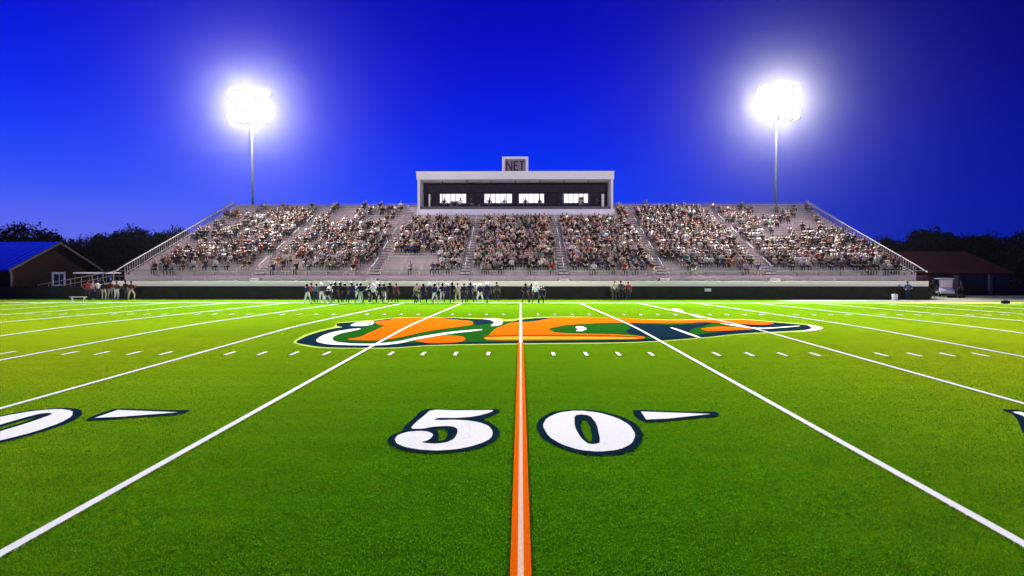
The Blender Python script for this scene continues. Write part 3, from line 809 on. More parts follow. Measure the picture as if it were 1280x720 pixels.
w = hp(MB().box(x1, x1 + .06, wy0, wy1, .95, 1.08).box(x1, x1 + .06, wy0, wy1, 2.2, 2.42).box(x1, x1 + .06, wy0, wy0 + .28, 1.08, 2.2).box(x1, x1 + .06, wy1 - .28, wy1, 1.08, 2.2).box(x1, x1 + .05, 66.5, 66.6, 1.08, 2.2), 'window', M['whitepaint'])
hp(MB().box(x1 + .004, x1 + .02, wy0 + .28, 66.5, 1.08, 2.2).box(x1 + .004, x1 + .02, 66.6, wy1 - .28, 1.08, 2.2), 'pane', M['window'])
hp(MB().box(x1, x1 + .1, hy0 + .05, hy0 + .3, 0, he - .2), 'downpipe', M['trim'])

# ================================================================== BUILDING WITH THE RED ROOF
rb = empty('brick_building', (48, 81, 0)); RO = Vector(rb.location)
tag(rb, 'low red brick building with a dark red hipped roof', 'building')
def rp(b_, name, m_, parent=None):
    b_.v = [(x - RO.x, y - RO.y, z - RO.z) for x, y, z in b_.v]
    return b_.build(name, m_, parent or rb)
bx0, bx1, by0, by1 = 38.5, 56.6, 75.0, 87.0
rp(MB().box(bx0, bx1, by0, by1, 0, 2.2), 'wall', M['brickred'])
e = .5; zt = 2.22
b = MB()
p = [(bx0 - e, by0 - e, zt), (bx1 + e, by0 - e, zt), (bx1 + e, by1 + e, zt), (bx0 - e, by1 + e, zt), (bx0 + 3, 81, 4.95), (bx1 - .9, 81, 4.95)]
b.add(p, [(0, 1, 5, 4), (1, 2, 5), (2, 3, 4, 5), (3, 0, 4), (0, 3, 2, 1)])
rp(b, 'roof', M['redroof'])
rp(MB().box(bx0 - e, bx1 + e, by0 - e - .05, by0 - e, zt - .14, zt + .03), 'gutter', M['redroof'])
for x in (41.5, 45.0, 51.2, 54.6):
    w = rp(MB().box(x - .6, x + .6, by0 - .05, by0, .9, 1.9), 'window', M['trim'])
    rp(MB().box(x - .5, x + .5, by0 - .06, by0 - .051, 1.0, 1.8), 'pane', M['window'])
d = rp(MB().box(47.6, 48.6, by0 - .06, by0, 0, 2.05), 'door', M['trim'])

# shade canopy beside the ramp
cn = empty('shade_canopy', (-40.6, 61.0, 0))
tag(cn, 'flat pale canopy roof on thin posts beside the ramp of the stand', 'canopy')
MB().box(-1.7, 1.5, -1.1, 1.1, 2.28, 2.40).build('canopy_roof', M['boxwhite'], cn)
for x in (-1.6, 1.4):
    for y in (-1, 1): MB().tube((x, y, 0), (x, y, 2.28), .04, n=6).build('post', M['steel'], cn)

# ================================================================== TREES
def tree_mesh(seed, h, w, nl):
    r = random.Random(seed)
    blobs = [(0, 0, h * .62, w * .42)]
    for k in range(11):
        a = r.uniform(0, 6.28); d = r.uniform(.18, .36) * w; z = h * r.uniform(.34, .88)
        blobs.append((d * math.cos(a), d * math.sin(a), z, w * r.uniform(.13, .24)))
    N = nl
    v = np.zeros((N * 4, 3)); k = 0
    rs = np.random.RandomState(seed)
    tot = sum(q[3] ** 2 for q in blobs)
    cents, sz = [], []
    for (x, y, z, q) in blobs:
        n = int(N * q * q / tot)
        d = rs.normal(size=(n, 3)); d /= np.linalg.norm(d, axis=1)[:, None]
        rad = q * (rs.uniform(.55, 1.08, n) ** .6) * (1 + .18 * np.sin(d[:, 0] * 7 + seed) * np.cos(d[:, 2] * 6))
        c = d * rad[:, None]; c[:, 2] *= .85
        cents.append(c + np.array([x, y, z]))
    c = np.concatenate(cents); N = len(c)
    a = rs.normal(size=(N, 3)); a /= np.linalg.norm(a, axis=1)[:, None]
    bb = np.cross(a, rs.normal(size=(N, 3))); bb /= np.linalg.norm(bb, axis=1)[:, None]
    s = rs.uniform(.14, .34, N)[:, None]
    v = np.stack([c - a * s, c + bb * s * .6, c + a * s, c - bb * s * .6], 1).reshape(-1, 3)
    me = bpy.data.meshes.new('crown')
    me.from_pydata(v.tolist(), [], [(4 * i, 4 * i + 1, 4 * i + 2, 4 * i + 3) for i in range(N)])
    tb = MB(); tb.tube((0, 0, 0), (0, 0, h * .5), h * .03, h * .018, 8)
    for k in range(6):
        x, y, z, q = blobs[k + 1]
        tb.tube((0, 0, h * (.25 + .04 * k)), (x, y, z), h * .013, h * .005, 6)
    return me, tb
TREES = []
for sd, h, w_, m_ in ((1, 10, 10.5, 'leaf'), (2, 11, 8.5, 'leaf2'), (3, 9.5, 12, 'leaf')):
    me, tb = tree_mesh(sd, h, w_, 7000); me.materials.append(M[m_])
    TREES.append((me, tb.mesh('trunk', [M['bark']], True), h))
def tree(px, d, top, kind, label, group, sx=1.0, rz=0):
    x = (px - 651) / 800 * d
    me, tr, h = TREES[kind]
    s = (2.55 + (338.4 - top) * d / 800) / (h * .985)
    root = empty('broadleaf_tree', (x, d, 0), rz); root.scale = (s * sx, s * sx, s)
    tag(root, label, 'tree', group)
    for nm, m_ in (('crown', me), ('trunk', tr)):
        o = bpy.data.objects.new(nm, m_); col.objects.link(o); o.parent = root
lt = [(-6, 120, 289, 0), (30, 112, 286, 2), (57, 118, 288, 1), (82, 126, 301, 0), (104, 118, 299, 2), (128, 114, 287, 1), (147, 122, 293, 0), (166, 116, 289, 2), (184, 124, 292, 0),
      (202, 118, 291, 1), (221, 112, 290, 2), (243, 124, 294, 0), (268, 118, 296, 1), (300, 122, 298, 2), (-40, 116, 290, 1), (40, 140, 299, 0), (150, 142, 302, 2), (95, 138, 304, 1), (200, 140, 303, 1)]
words = ['beyond the blue roof', 'rising directly behind the blue roof ridge', 'above the peak of the blue gable', 'low in the gap right of the blue gable', 'low and wide between gable and stand',
         'tall and round between gable and stand', 'narrow, behind the tall round tree', 'broad, halfway between gable and stand', 'lower, just before the stand slope', 'standing close to the stand slope',
         'partly covered by the low stand slope', 'peeping over the stand slope', 'mostly hidden behind the stand slope', 'behind the stand under the floodlight mast', 'at the edge of the picture over the blue roof',
         'in the far rank behind the blue roof', 'in the far rank behind the tall round tree', 'in the far rank right of the gable', 'in the far rank by the stand slope']
for (px, d, top, k), wd in zip(lt, words):
    tree(px, d, top, k, 'dark broadleaf tree ' + wd, 'trees behind the blue roofed building', rng.uniform(.62, .82), rng.uniform(0, 6))
rt = [(1100, 108, 299, 0), (1128, 116, 301, 1), (1150, 118, 294, 2), (1166, 112, 288, 0), (1190, 120, 292, 1), (1206, 118, 299, 2), (1232, 104, 294, 0), (1262, 100, 297, 2), (1292, 96, 300, 1), (1284, 84, 303, 2), (1320, 90, 298, 0), (1065, 116, 303, 2), (1275, 76, 318, 1), (1268, 88, 306, 0)]
rs = np.random.RandomState(9)
def undergrowth(x0, x1, y0, y1, h, n):
    c = np.stack([rs.uniform(x0, x1, n), rs.uniform(y0, y1, n), h * (.72 + .28 * np.sin(np.arange(n) * .0)) * rs.uniform(0, 1, n) ** .8], 1)
    c[:, 2] *= .78 + .22 * np.sin(c[:, 0] * .21) * np.cos(c[:, 0] * .083)
    a = rs.normal(size=(n, 3)); a /= np.linalg.norm(a, axis=1)[:, None]
    bb = np.cross(a, rs.normal(size=(n, 3))); bb /= np.linalg.norm(bb, axis=1)[:, None]
    s_ = rs.uniform(.25, .6, n)[:, None]
    v = np.stack([c - a * s_, c + bb * s_ * .7, c + a * s_, c - bb * s_ * .7], 1).reshape(-1, 3)
    me = bpy.data.meshes.new('undergrowth')
    me.from_pydata(v.tolist(), [], [(4 * i, 4 * i + 1, 4 * i + 2, 4 * i + 3) for i in range(n)])
    me.materials.append(M['leaf'])
    o = bpy.data.objects.new('undergrowth', me); col.objects.link(o)
    tag(o, kind='stuff')
undergrowth(-148, 148, 143, 150, 7.5, 26000)
words = ['just beyond the top of the stand railing', 'low, behind the left end of the red roof', 'left shoulder of the tallest clump over the red roof', 'tallest over the red roof', 'right shoulder of the tallest clump over the red roof',
         'low in the gap over the red roof', 'rising over the end of the red roof', 'right of the red roof', 'at the picture edge, farther one', 'at the picture edge, nearer one', 'outermost beside the picture edge',
         'peeping over the stand railing', 'small, standing beside the red roofed building', 'filling the gap beside the red roofed building']
for (px, d, top, k), wd in zip(rt, words):
    tree(px, d, top, k, 'black silhouetted broadleaf tree ' + wd, 'trees behind the red roofed building', rng.uniform(.62, .82), rng.uniform(0, 6))

# ================================================================== PEOPLE
SK = [mat('skin_light', (.30, .17, .13), .6), mat('skin_tan', (.20, .11, .08), .6), mat('skin_brown', (.14, .07, .045), .6)]
HR = [mat('hair_dark', (.018, .012, .010), .7), mat('hair_brown', (.06, .03, .015), .7), mat('hair_blond', (.18, .11, .05), .7)]
CL = {}
for n_, c_ in (('white', (.70, .68, .69)), ('black', (.015, .014, .016)), ('navy', (.018, .02, .06)), ('grey', (.26, .25, .26)), ('maroon', (.10, .015, .025)),
               ('red', (.30, .03, .035)), ('orange', (.40, .12, .05)), ('blue', (.06, .08, .22)), ('pink', (.42, .26, .28)), ('dark green', (.03, .07, .035)),
               ('cream', (.48, .40, .34)), ('brown', (.10, .05, .03)), ('lilac', (.36, .28, .42)), ('charcoal', (.05, .045, .05)), ('teal', (.05, .17, .17))):
    CL[n_] = mat('cloth_' + n_.replace(' ', '_'), c_, .85, vary=.12, scale=9)
CLC = {n_: mat('dimmed_cloth_' + n_.replace(' ', '_'), tuple(c * .52 for c in CL[n_].node_tree.nodes['Principled BSDF'].inputs['Base Color'].default_value[:3]), .85, vary=.15, scale=7) for n_ in CL}  # darker copies for the crowd: shade over the stand put into the colour
HELM = {'white': mat('helmet_white', (.78, .78, .8), .25), 'navy': mat('helmet_navy', (.012, .016, .045), .25), 'black': mat('helmet_black', (.01, .01, .01), .25)}
MASKM = mat('facemask', (.12, .12, .12), .4)

def skin_person(J, rad, fingers=True, levels=1):
    """one continuous body grown with a Skin modifier over a skeleton. J: joints. Returns a mesh with slots skin, hair, top, trousers, shoes"""
    verts, radii, edges, part = [], [], [], []
    idx = {}
    def v(n, r=None):
        if n not in idx:
            idx[n] = len(verts); verts.append(J[n]); radii.append(rad.get(n, .05) if r is None else r)
        return idx[n]
    segs = []
    def e(a, c, mi):
        edges.append((v(a), v(c))); segs.append((J[a], J[c], mi))
    v('pelvis')
    e('pelvis', 'waist', 2); e('waist', 'chest', 2); e('chest', 'neck', 2); e('neck', 'head', 0)
    for s in 'LR':
        e('chest', 'sho' + s, 2); e('sho' + s, 'elb' + s, 2); e('elb' + s, 'wri' + s, 0); e('wri' + s, 'palm' + s, 0)
        e('pelvis', 'hip' + s, 3); e('hip' + s, 'knee' + s, 3); e('knee' + s, 'ank' + s, 3); e('ank' + s, 'toe' + s, 4)
        if fingers:
            w, p = Vector(J['wri' + s]), Vector(J['palm' + s])
            d = (p - w).normalized()
            side = d.cross(Vector((0, 1, .2))).normalized()
            for k, (o_, ln) in enumerate(((-.033, .062), (-.011, .075), (.011, .070), (.033, .055))):
                a = 'f%d%s' % (k, s); c = a + 't'; g = a + 'm'
                J[a] = tuple(p + side * o_ + d * .012); J[g] = tuple(p + side * o_ * 1.1 + d * (.012 + ln * .5)); J[c] = tuple(p + side * o_ * 1.1 + d * (ln * .9) + Vector((0, -.02, 0)))
                rad[a] = .0105; rad[g] = .0095; rad[c] = .008
                e('palm' + s, a, 0); e(a, g, 0); e(g, c, 0)
            a = 'th' + s; J[a] = tuple(w + (p - w) * .5 + side * -.045 + Vector((0, -.01, 0))); J[a + 't'] = tuple(Vector(J[a]) + side * -.018 + d * .045)
            rad[a] = .012; rad[a + 't'] = .009
            e('palm' + s, a, 0); e(a, a + 't', 0)
    me = bpy.data.meshes.new('skeleton')
    me.from_pydata(verts, edges, [])
    o = bpy.data.objects.new('skeleton', me); col.objects.link(o)
    sk = o.modifiers.new('skin', 'SKIN')
    sk.use_smooth_shade = True
    if not me.skin_vertices: me.attributes  # created by the modifier
    lay = me.skin_vertices[0].data if me.skin_vertices else None
    if lay is None:
        bpy.context.view_layer.update()
        lay = me.skin_vertices[0].data
    for i, r in enumerate(radii):
        r = r if isinstance(r, tuple) else (r, r)
        lay[i].radius = r
        lay[i].use_root = (i == 0)
    if levels:
        ss = o.modifiers.new('sub', 'SUBSURF'); ss.levels = levels; ss.render_levels = levels
    dg = bpy.context.evaluated_depsgraph_get()
    dg.update()
    ev = bpy.data.meshes.new_from_object(o.evaluated_get(dg))
    bpy.data.objects.remove(o)
    V = np.array([tuple(x.co) for x in ev.vertices])
    F = [tuple(p.vertices) for p in ev.polygons]
    A = np.array([s[0] for s in segs]); B = np.array([s[1] for s in segs]); mi = [s[2] for s in segs]
    mats = []
    BA = B - A; L2 = (BA ** 2).sum(1)
    for f in F:
        c = V[list(f)].mean(0)
        t = np.clip(((c - A) * BA).sum(1) / L2, 0, 1)
        dd = np.linalg.norm(c - (A + BA * t[:, None]), axis=1)
        mats.append(mi[int(dd.argmin())])
    bpy.data.meshes.remove(ev)
    return V.tolist(), F, mats

def add_head(bm, c, r=.098, nu=12, nv=9, face_dir=(0, -1, 0), hair=True, yawed=0.0):
    """head with face towards -Y: skull, nose, ears, eyes, mouth, hair cap"""
    cx, cy, cz = c
    h = MB(); h.ball((0, 0, 0), r, nu, nv, 0, (.84, .98, 1.22))
    h.v = [(x * (1 - .18 * max(0, -z / r)), y, z) for x, y, z in h.v]
    h.add([(-.012, -r * .93, .012), (.012, -r * .93, .012), (0, -r * 1.2, -.018), (-.016, -r * .92, -.026), (.016, -r * .92, -.026)], [(0, 2, 1), (0, 3, 2), (1, 2, 4), (3, 4, 2)], 0)
    for s in (-1, 1):
        h.ball((s * r * .84, .005, -.005), .022, 6, 4, 0, (.5, 1, 1.5))
        h.ball((s * .032, -r * .88, .015), .011, 6, 4, 1)
    h.add([(-.025, -r * .90, -.05), (.025, -r * .90, -.05), (.02, -r * .87, -.06), (-.02, -r * .87, -.06)], [(0, 3, 2, 1)], 4)
    if hair:
        hc = MB(); hc.ball((0, .012, .018), r * 1.07, nu, nv, 1, (.88, 1.0, 1.16))
        keep = []
        for f in hc.f:
            m_ = np.mean([hc.v[i] for i in f], 0)
            if m_[2] > .045 or m_[1] > .02 - (m_[2] < -.05) * -.02: keep.append(f)
        h.add(hc.v, keep, 1)
    ca, sa = math.cos(yawed), math.sin(yawed)
    n = len(bm.v)
    bm.v += [(cx + x * ca - y * sa, cy + x * sa + y * ca, cz + z) for x, y, z in h.v]
    bm.f += [tuple(i + n for i in f) for f in h.f]; bm.m += h.m

RAD = dict(pelvis=(.15, .115), waist=(.135, .10), chest=(.165, .115), neck=.055, head=.05, shoL=.075, shoR=.075, elbL=.046, elbR=.046, wriL=.030, wriR=.030,
           palmL=(.040, .018), palmR=(.040, .018), hipL=.098, hipR=.098, kneeL=.062, kneeR=.062, ankL=.042, ankR=.042, toeL=.036, toeR=.036)
def pose(kind, seed=0):
    r = random.Random(seed)
    J = {}
    if kind.startswith('sit'):
        lean = r.uniform(-.10, .06) if kind != 'sit_lean' else -.26
        J['pelvis'] = (0, .10, .55); J['waist'] = (0, .10 + lean * .3, .72); J['chest'] = (0, .11 + lean * .8, .92)
        J['neck'] = (0, .10 + lean, 1.08); J['head'] = (0, .08 + lean * 1.1, 1.16)
        for s, q in (('L', -1), ('R', 1)):
            J['sho' + s] = (q * .18, .11 + lean * .9, 1.0)
            if kind == 'sit_arms_up' and (q == 1 or r.random() < .6):
                J['elb' + s] = (q * .30, .02 + lean, 1.20); J['wri' + s] = (q * .27, -.04 + lean, 1.44); J['palm' + s] = (q * .26, -.05 + lean, 1.53)
            else:
                J['elb' + s] = (q * .25, -.02 + lean * .6, .78); J['wri' + s] = (q * .12, -.24, .68); J['palm' + s] = (q * .08, -.31, .67)
            J['hip' + s] = (q * .10, .06, .55); J['knee' + s] = (q * r.uniform(.11, .17), -.36, .54)
            J['ank' + s] = (q * .12, -.33, .09); J['toe' + s] = (q * .14, -.48, .04)
    else:
        st = dict(stand=(.12, .0), walk=(.10, .26), wide=(.22, .05), crouch=(.22, .1))[kind.split('_')[0]]
        dz = -.0 if not kind.startswith('crouch') else -.26
        ln = r.uniform(-.04, .02) if not kind.startswith('crouch') else -.30
        J['pelvis'] = (0, -dz * .5, .98 + dz); J['waist'] = (0, -dz * .4 + ln * .2, 1.13 + dz); J['chest'] = (0, ln * .8 - dz * .3, 1.34 + dz * 1.15)
        J['neck'] = (0, ln * 1.2 - dz * .3, 1.52 + dz * 1.3); J['head'] = (0, ln * 1.45 - dz * .3, 1.61 + dz * 1.35)
        for s, q in (('L', -1), ('R', 1)):
            J['sho' + s] = (q * .20, J['chest'][1] + ln * .2, 1.43 + dz * 1.2)
            sy = J['sho' + s][1]; sz = J['sho' + s][2]
            if 'hips' in kind:
                J['elb' + s] = (q * .40, sy + .06, sz - .24); J['wri' + s] = (q * .22, sy - .02, sz - .42); J['palm' + s] = (q * .17, sy - .06, sz - .46)
            elif kind.startswith('crouch'):
                J['elb' + s] = (q * .28, sy - .06, sz - .27); J['wri' + s] = (q * .22, sy - .16, sz - .47); J['palm' + s] = (q * .20, sy - .20, sz - .53)
            elif 'point' in kind and q == 1:
                J['elb' + s] = (q * .34, sy - .22, sz - .03); J['wri' + s] = (q * .40, sy - .45, sz + .05); J['palm' + s] = (q * .41, sy - .54, sz + .06)
            elif 'up' in kind:
                J['elb' + s] = (q * .28, sy - .06, sz + .24); J['wri' + s] = (q * .20, sy - .06, sz + .48); J['palm' + s] = (q * .17, sy - .06, sz + .56)
            else:
                sw = q * st[1] * -.9
                J['elb' + s] = (q * .27, sy + .03 + sw * .4, sz - .28); J['wri' + s] = (q * .27, sy - .06 + sw, sz - .53); J['palm' + s] = (q * .265, sy - .09 + sw * 1.1, sz - .61)
            J['hip' + s] = (q * .10, J['pelvis'][1], .92 + dz)
            J['knee' + s] = (q * (st[0] + .02), J['pelvis'][1] * .2 - .05 + q * st[1] * .55 + (dz * .55), .50 + dz * .3)
            J['ank' + s] = (q * st[0] * 1.15, .05 + q * st[1], .09 + (.05 if q * st[1] > .2 else 0)); J['toe' + s] = (q * st[0] * 1.3, -.10 + q * st[1], .04)
    return J

def body(kind, seed, player=False, fingers=True, levels=1, head_yaw=0.0, hair=True):
    J = pose(kind, seed)
    rad = dict(RAD)
    if player:
        rad.update(shoL=.115, shoR=.115, chest=(.20, .15), hipL=.11, hipR=.11, kneeL=.072, kneeR=.072)
    hd = J['head']
    V, F, m_ = skin_person(J, rad, fingers, levels)
    b_ = MB(); b_.add(V, F); b_.m = list(m_)
    add_head(b_, (hd[0], hd[1] - .015, hd[2] + .075), yawed=head_yaw, hair=hair)
    return b_, Vector((hd[0], hd[1] - .015, hd[2] + .075))
SLOTS = [SK[0], HR[0], CL['white'], CL['navy'], M['black']]

def dress(o, mats):
    for i, m_ in enumerate(mats):
        o.material_slots[i].link = 'OBJECT'
        o.material_slots[i].material = m_

# helmets
def helmet_mesh():
    h = MB(); h.ball((0, .01, .01), .150, 16, 12, 0, (.86, 1.0, 1.0))
    keep = [f for f in h.f if not (np.mean([h.v[i][1] for i in f]) < -.045 and np.mean([h.v[i][2] for i in f]) < .055) and np.mean([h.v[i][2] for i in f]) > -.115]
    h.f = keep; h.m = [0] * len(keep)
    return h.mesh('helmet', [HELM['white']], True)
HM = helmet_mesh()
fm = MB()
for z in (-.03, -.075):
    pr = None
    for k in range(7):
        a = math.pi * (k / 6.0) ; p = (-.125 * math.cos(a), -.05 - .12 * math.sin(a), z)
        if pr: fm.tube(pr, p, .007, n=5)
        pr = p
fm.tube((0, -.17, .02), (0, -.17, -.075), .007, n=5)
FM = fm.mesh('facemask', [MASKM])

PK = ['stand', 'stand_hips', 'walk', 'wide_hips', 'crouch', 'walk_b', 'stand_point', 'wide']
PB = {}
for i, k in enumerate(PK):
    for pl in (True, False):
        b_, hc = body(k, 20 + i, player=pl, head_yaw=rng.uniform(-.5, .5) if not pl else 0)
        PB[(i, pl)] = (b_.mesh('body_' + k, SLOTS, True), hc)

def person(px, y, kind, player, skin, hair, top, bottom, shoes, helmet, face, label, group, h=1.0):
    """a standing figure; face: direction in degrees it looks to (0 = towards the camera side)"""
    x = (px - 651) / 800 * y
    me, hc = PB[(kind, player)]
    z = gz(y) if y < 50.4 else 0.0
    root = bpy.data.objects.new('person', me); col.objects.link(root)
    root.location = (x, y, z + .004); root.rotation_euler = (0, 0, R(face)); root.scale = (h * 1.08, h * 1.08, h)
    dress(root, [SK[skin], HR[hair], CL[top], CL[bottom], CL[shoes] if shoes in CL else M['black']])
    tag(root, label, 'person', group)
    if helmet:
        o = bpy.data.objects.new('helmet', HM); col.objects.link(o); o.parent = root; o.location = hc
        o.material_slots[0].link = 'OBJECT'; o.material_slots[0].material = HELM[helmet]
        m_ = bpy.data.objects.new('facemask', FM); col.objects.link(m_); m_.parent = o
    return root
G1, G2, G3 = 'players and staff in the cluster nearest the blue roofed building', 'players and staff in the middle sideline cluster', 'small cluster of players at the midfield line'
H = .87
# px, y, pose, player, skin, hair, top, bottom, shoes, helmet, facing, label
CREW = [
 (383, 49.6, 2, 1, 1, 0, 'navy', 'white', 'black', 'navy', 150, 'navy shirted player at the outer end of the sideline cluster', G1),
 (388, 51.2, 0, 0, 1, 0, 'red', 'black', 'black', None, 190, 'person in a red top behind the outermost navy player', G1),
 (394, 51.0, 1, 1, 2, 0, 'teal', 'navy', 'black', None, 160, 'player in a teal top with hands on hips, second in the cluster', G1),
 (401, 50.8, 0, 1, 1, 0, 'charcoal', 'white', 'black', 'white', 200, 'player in charcoal standing behind the teal topped one', G1),
 (408, 49.3, 4, 1, 2, 0, 'navy', 'white', 'black', 'white', 30, 'crouching navy player in front of the sideline cluster', G1),
 (413, 51.2, 3, 1, 0, 1, 'white', 'navy', 'black', 'navy', 170, 'white shirted player between the crouching one and the black clad group', G1),
 (418, 49.6, 7, 1, 2, 0, 'black', 'black', 'black', 'black', 180, 'black clad player with feet apart, in front of the other black clad players', G1),
 (424, 51.0, 1, 1, 1, 0, 'black', 'black', 'black', 'black', 170, 'black clad player with hands on hips in the cluster', G1),
 (430, 50.6, 0, 1, 2, 0, 'black', 'navy', 'black', 'black', 200, 'black clad player standing next to a gap in the cluster', G1),
 (439, 49.9, 7, 1, 1, 0, 'navy', 'navy', 'black', 'black', 185, 'tall navy player with a black helmet standing alone between two groups', G1),
 (446, 51.3, 2, 1, 0, 1, 'white', 'white', 'white', None, 160, 'bare headed player all in white behind the tall navy player', G1),
 (450, 51.0, 1, 1, 2, 0, 'navy', 'white', 'black', 'navy', 190, 'navy player in white trousers beside the tall navy player', G1),
 (457, 50.6, 4, 1, 2, 0, 'black', 'black', 'black', 'black', 150, 'bent over black clad player in the larger group', G1),
 (462, 51.5, 0, 0, 0, 2, 'cream', 'grey', 'black', None, 175, 'person in a cream top behind the bent over player', G1),
 (466, 50.8, 3, 1, 0, 1, 'white', 'black', 'black', 'white', 180, 'white shirted player with black trousers and a white helmet', G1),
 (471, 51.6, 5, 1, 1, 0, 'white', 'white', 'white', 'white', 200, 'player all in white with a white helmet, deep in the group', G1),
 (474, 49.7, 7, 1, 2, 0, 'black', 'black', 'red', 'black', 175, 'black clad player in red shoes', G1),
 (479, 50.6, 1, 1, 1, 0, 'navy', 'white', 'red', 'black', 165, 'navy player in white trousers and red shoes', G1),
 (487, 51.2, 0, 1, 2, 0, 'black', 'black', 'black', 'black', 190, 'black clad player near the inner end of the cluster', G1),
 (495, 51.6, 6, 0, 1, 0, 'maroon', 'black', 'black', None, 150, 'person in a maroon top, innermost of the cluster', G1),
 (521, 51.4, 0, 0, 0, 1, 'pink', 'grey', 'black', None, 180, 'person in a pink top at the outer end of the middle cluster', G2),
 (519, 49.3, 4, 1, 1, 0, 'dark green', 'black', 'black', None, 60, 'low crouching person in dark green before the middle cluster', G2),
 (529, 50.7, 7, 1, 2, 0, 'black', 'navy', 'black', 'black', 190, 'black shirted player, second in the middle cluster', G2),
 (537, 50.2, 3, 1, 1, 0, 'navy', 'navy', 'black', 'white', 175, 'navy player in a white helmet in the middle cluster', G2),
 (543, 49.6, 5, 1, 2, 0, 'navy', 'white', 'white', 'navy', 150, 'striding navy player in white trousers in the middle cluster', G2),
 (548, 51.4, 0, 1, 0, 2, 'white', 'navy', 'black', None, 185, 'bare headed white shirted player behind the striding one', G2),
 (553, 50.8, 1, 1, 1, 0, 'navy', 'white', 'white', 'black', 200, 'navy player with hands on hips and a black helmet', G2),
 (559, 49.5, 7, 1, 2, 0, 'navy', 'navy', 'black', 'white', 180, 'navy player in a white helmet standing wide in front', G2),
 (565, 50.4, 0, 1, 2, 0, 'black', 'black', 'black', 'navy', 185, 'black clad player with a navy helmet in the middle cluster', G2),
 (572, 51.6, 2, 0, 0, 1, 'cream', 'cream', 'white', None, 170, 'person dressed all in cream in the middle cluster', G2),
 (580, 49.8, 0, 1, 1, 0, 'black', 'navy', 'black', None, 180, 'tall bare headed black shirted person beside the cream clad one', G2),
 (588, 50.6, 3, 1, 2, 0, 'navy', 'navy', 'black', 'navy', 165, 'all navy player with hands on hips past the tall black shirted person', G2),
 (594, 51.4, 1, 1, 0, 1, 'white', 'black', 'black', 'white', 190, 'white shirted player with a white helmet near the inner end of the middle cluster', G2),
 (600, 50.4, 7, 1, 1, 0, 'navy', 'white', 'black', 'white', 200, 'navy player standing wide near the inner end of the middle cluster', G2),
 (609, 49.9, 2, 1, 2, 0, 'navy', 'navy', 'black', 'white', 210, 'walking navy player with a white helmet, last before the empty sideline', G2),
 (621, 53.6, 0, 0, 1, 0, 'charcoal', 'black', 'black', None, 180, 'person in dark clothes standing apart behind the middle cluster', G2),
 (657, 50.9, 3, 1, 2, 0, 'black', 'black', 'black', 'black', 160, 'black clad player left of the white shirted one at midfield', G3),
 (664, 50.5, 0, 1, 1, 0, 'navy', 'black', 'black', 'black', 190, 'navy player half hidden behind the white shirted one at midfield', G3),
 (670, 49.9, 7, 1, 0, 1, 'white', 'navy', 'black', 'white', 180, 'white shirted player with a white helmet at midfield', G3),
 (676, 49.5, 4, 1, 2, 0, 'navy', 'black', 'black', 'navy', 20, 'crouching navy player at the outer end of the midfield cluster', G3),
 (768, 55.6, 0, 0, 0, 2, 'cream', 'charcoal', 'black', None, 180, 'fair haired person in cream by the dark fence', 'people by the fence past midfield'),
 (776, 55.9, 1, 0, 1, 0, 'charcoal', 'black', 'black', None, 180, 'person in charcoal between the cream and the red clad ones', 'people by the fence past midfield'),
 (785, 55.5, 0, 0, 1, 0, 'red', 'navy', 'black', None, 170, 'person in a red top by the dark fence', 'people by the fence past midfield'),
 (104, 56.1, 1, 0, 1, 0, 'red', 'charcoal', 'black', None, 200, 'person in a red top, outermost by the ramp', 'people standing by the ramp'),
 (111, 55.7, 0, 0, 0, 1, 'pink', 'navy', 'white', None, 150, 'person in a pink top beside the red one by the ramp', 'people standing by the ramp'),
 (117, 56.2, 6, 0, 2, 0, 'white', 'charcoal', 'black', None, 170, 'person in a white top pointing, by the ramp', 'people standing by the ramp'),
 (125, 55.8, 0, 0, 1, 0, 'black', 'cream', 'white', None, 190, 'person in a black top and cream trousers by the ramp', 'people standing by the ramp'),
 (133, 56.3, 2, 0, 1, 0, 'maroon', 'grey', 'white', None, 210, 'person in a maroon top walking past the end of the stand', 'people standing by the ramp'),
 (141, 55.9, 1, 0, 0, 1, 'brown', 'white', 'white', None, 185, 'person in a brown top and white trousers at the stand corner', 'people standing by the ramp'),
 (153, 56.0, 0, 0, 1, 0, 'black', 'charcoal', 'black', None, 160, 'person all in dark clothes past the stand corner', 'people standing by the ramp'),
 (160, 55.8, 3, 0, 2, 0, 'maroon', 'cream', 'white', None, 180, 'person in maroon and cream, farthest from the ramp', 'people standing by the ramp'),
 (1131, 56.2, 1, 0, 1, 0, 'blue', 'navy', 'black', None, 180, 'person in a blue top by the fence at the end of the stand', 'people near the red roofed building'),
 (1162, 60.5, 0, 0, 2, 0, 'black', 'charcoal', 'black', None, 120, 'person in black beside the white cart, stand side', 'people near the red roofed building'),
 (1196, 62.0, 2, 0, 1, 0, 'charcoal', 'black', 'black', None, 240, 'person in charcoal walking by the gate post', 'people near the red roofed building'),
]
for c in CREW:
    hh = H * rng.uniform(.95, 1.04)
    if c[1] > 55: hh = .93 * rng.uniform(.95, 1.03)
    person(c[0], c[1], c[2], bool(c[3]), c[4], c[5], c[6], c[7], c[8], c[9], c[10], c[11], c[12], hh)

# ------------------------------------------------------------------ spectators
SIT = []
for i, k in enumerate(['sit', 'sit', 'sit_lean', 'sit_arms_up', 'sit', 'sit']):
    b_, _ = body(k, 40 + i, fingers=True, levels=1, head_yaw=rng.uniform(-.6, .6))
    SIT.append(b_.mesh('body_' + k, SLOTS, True))
LOW = []
for i, k in enumerate(['sit', 'sit', 'sit_lean', 'sit', 'sit_arms_up']):
    b_, _ = body(k, 60 + i, fingers=False, levels=0, head_yaw=rng.uniform(-.6, .6))
    LOW.append(b_)

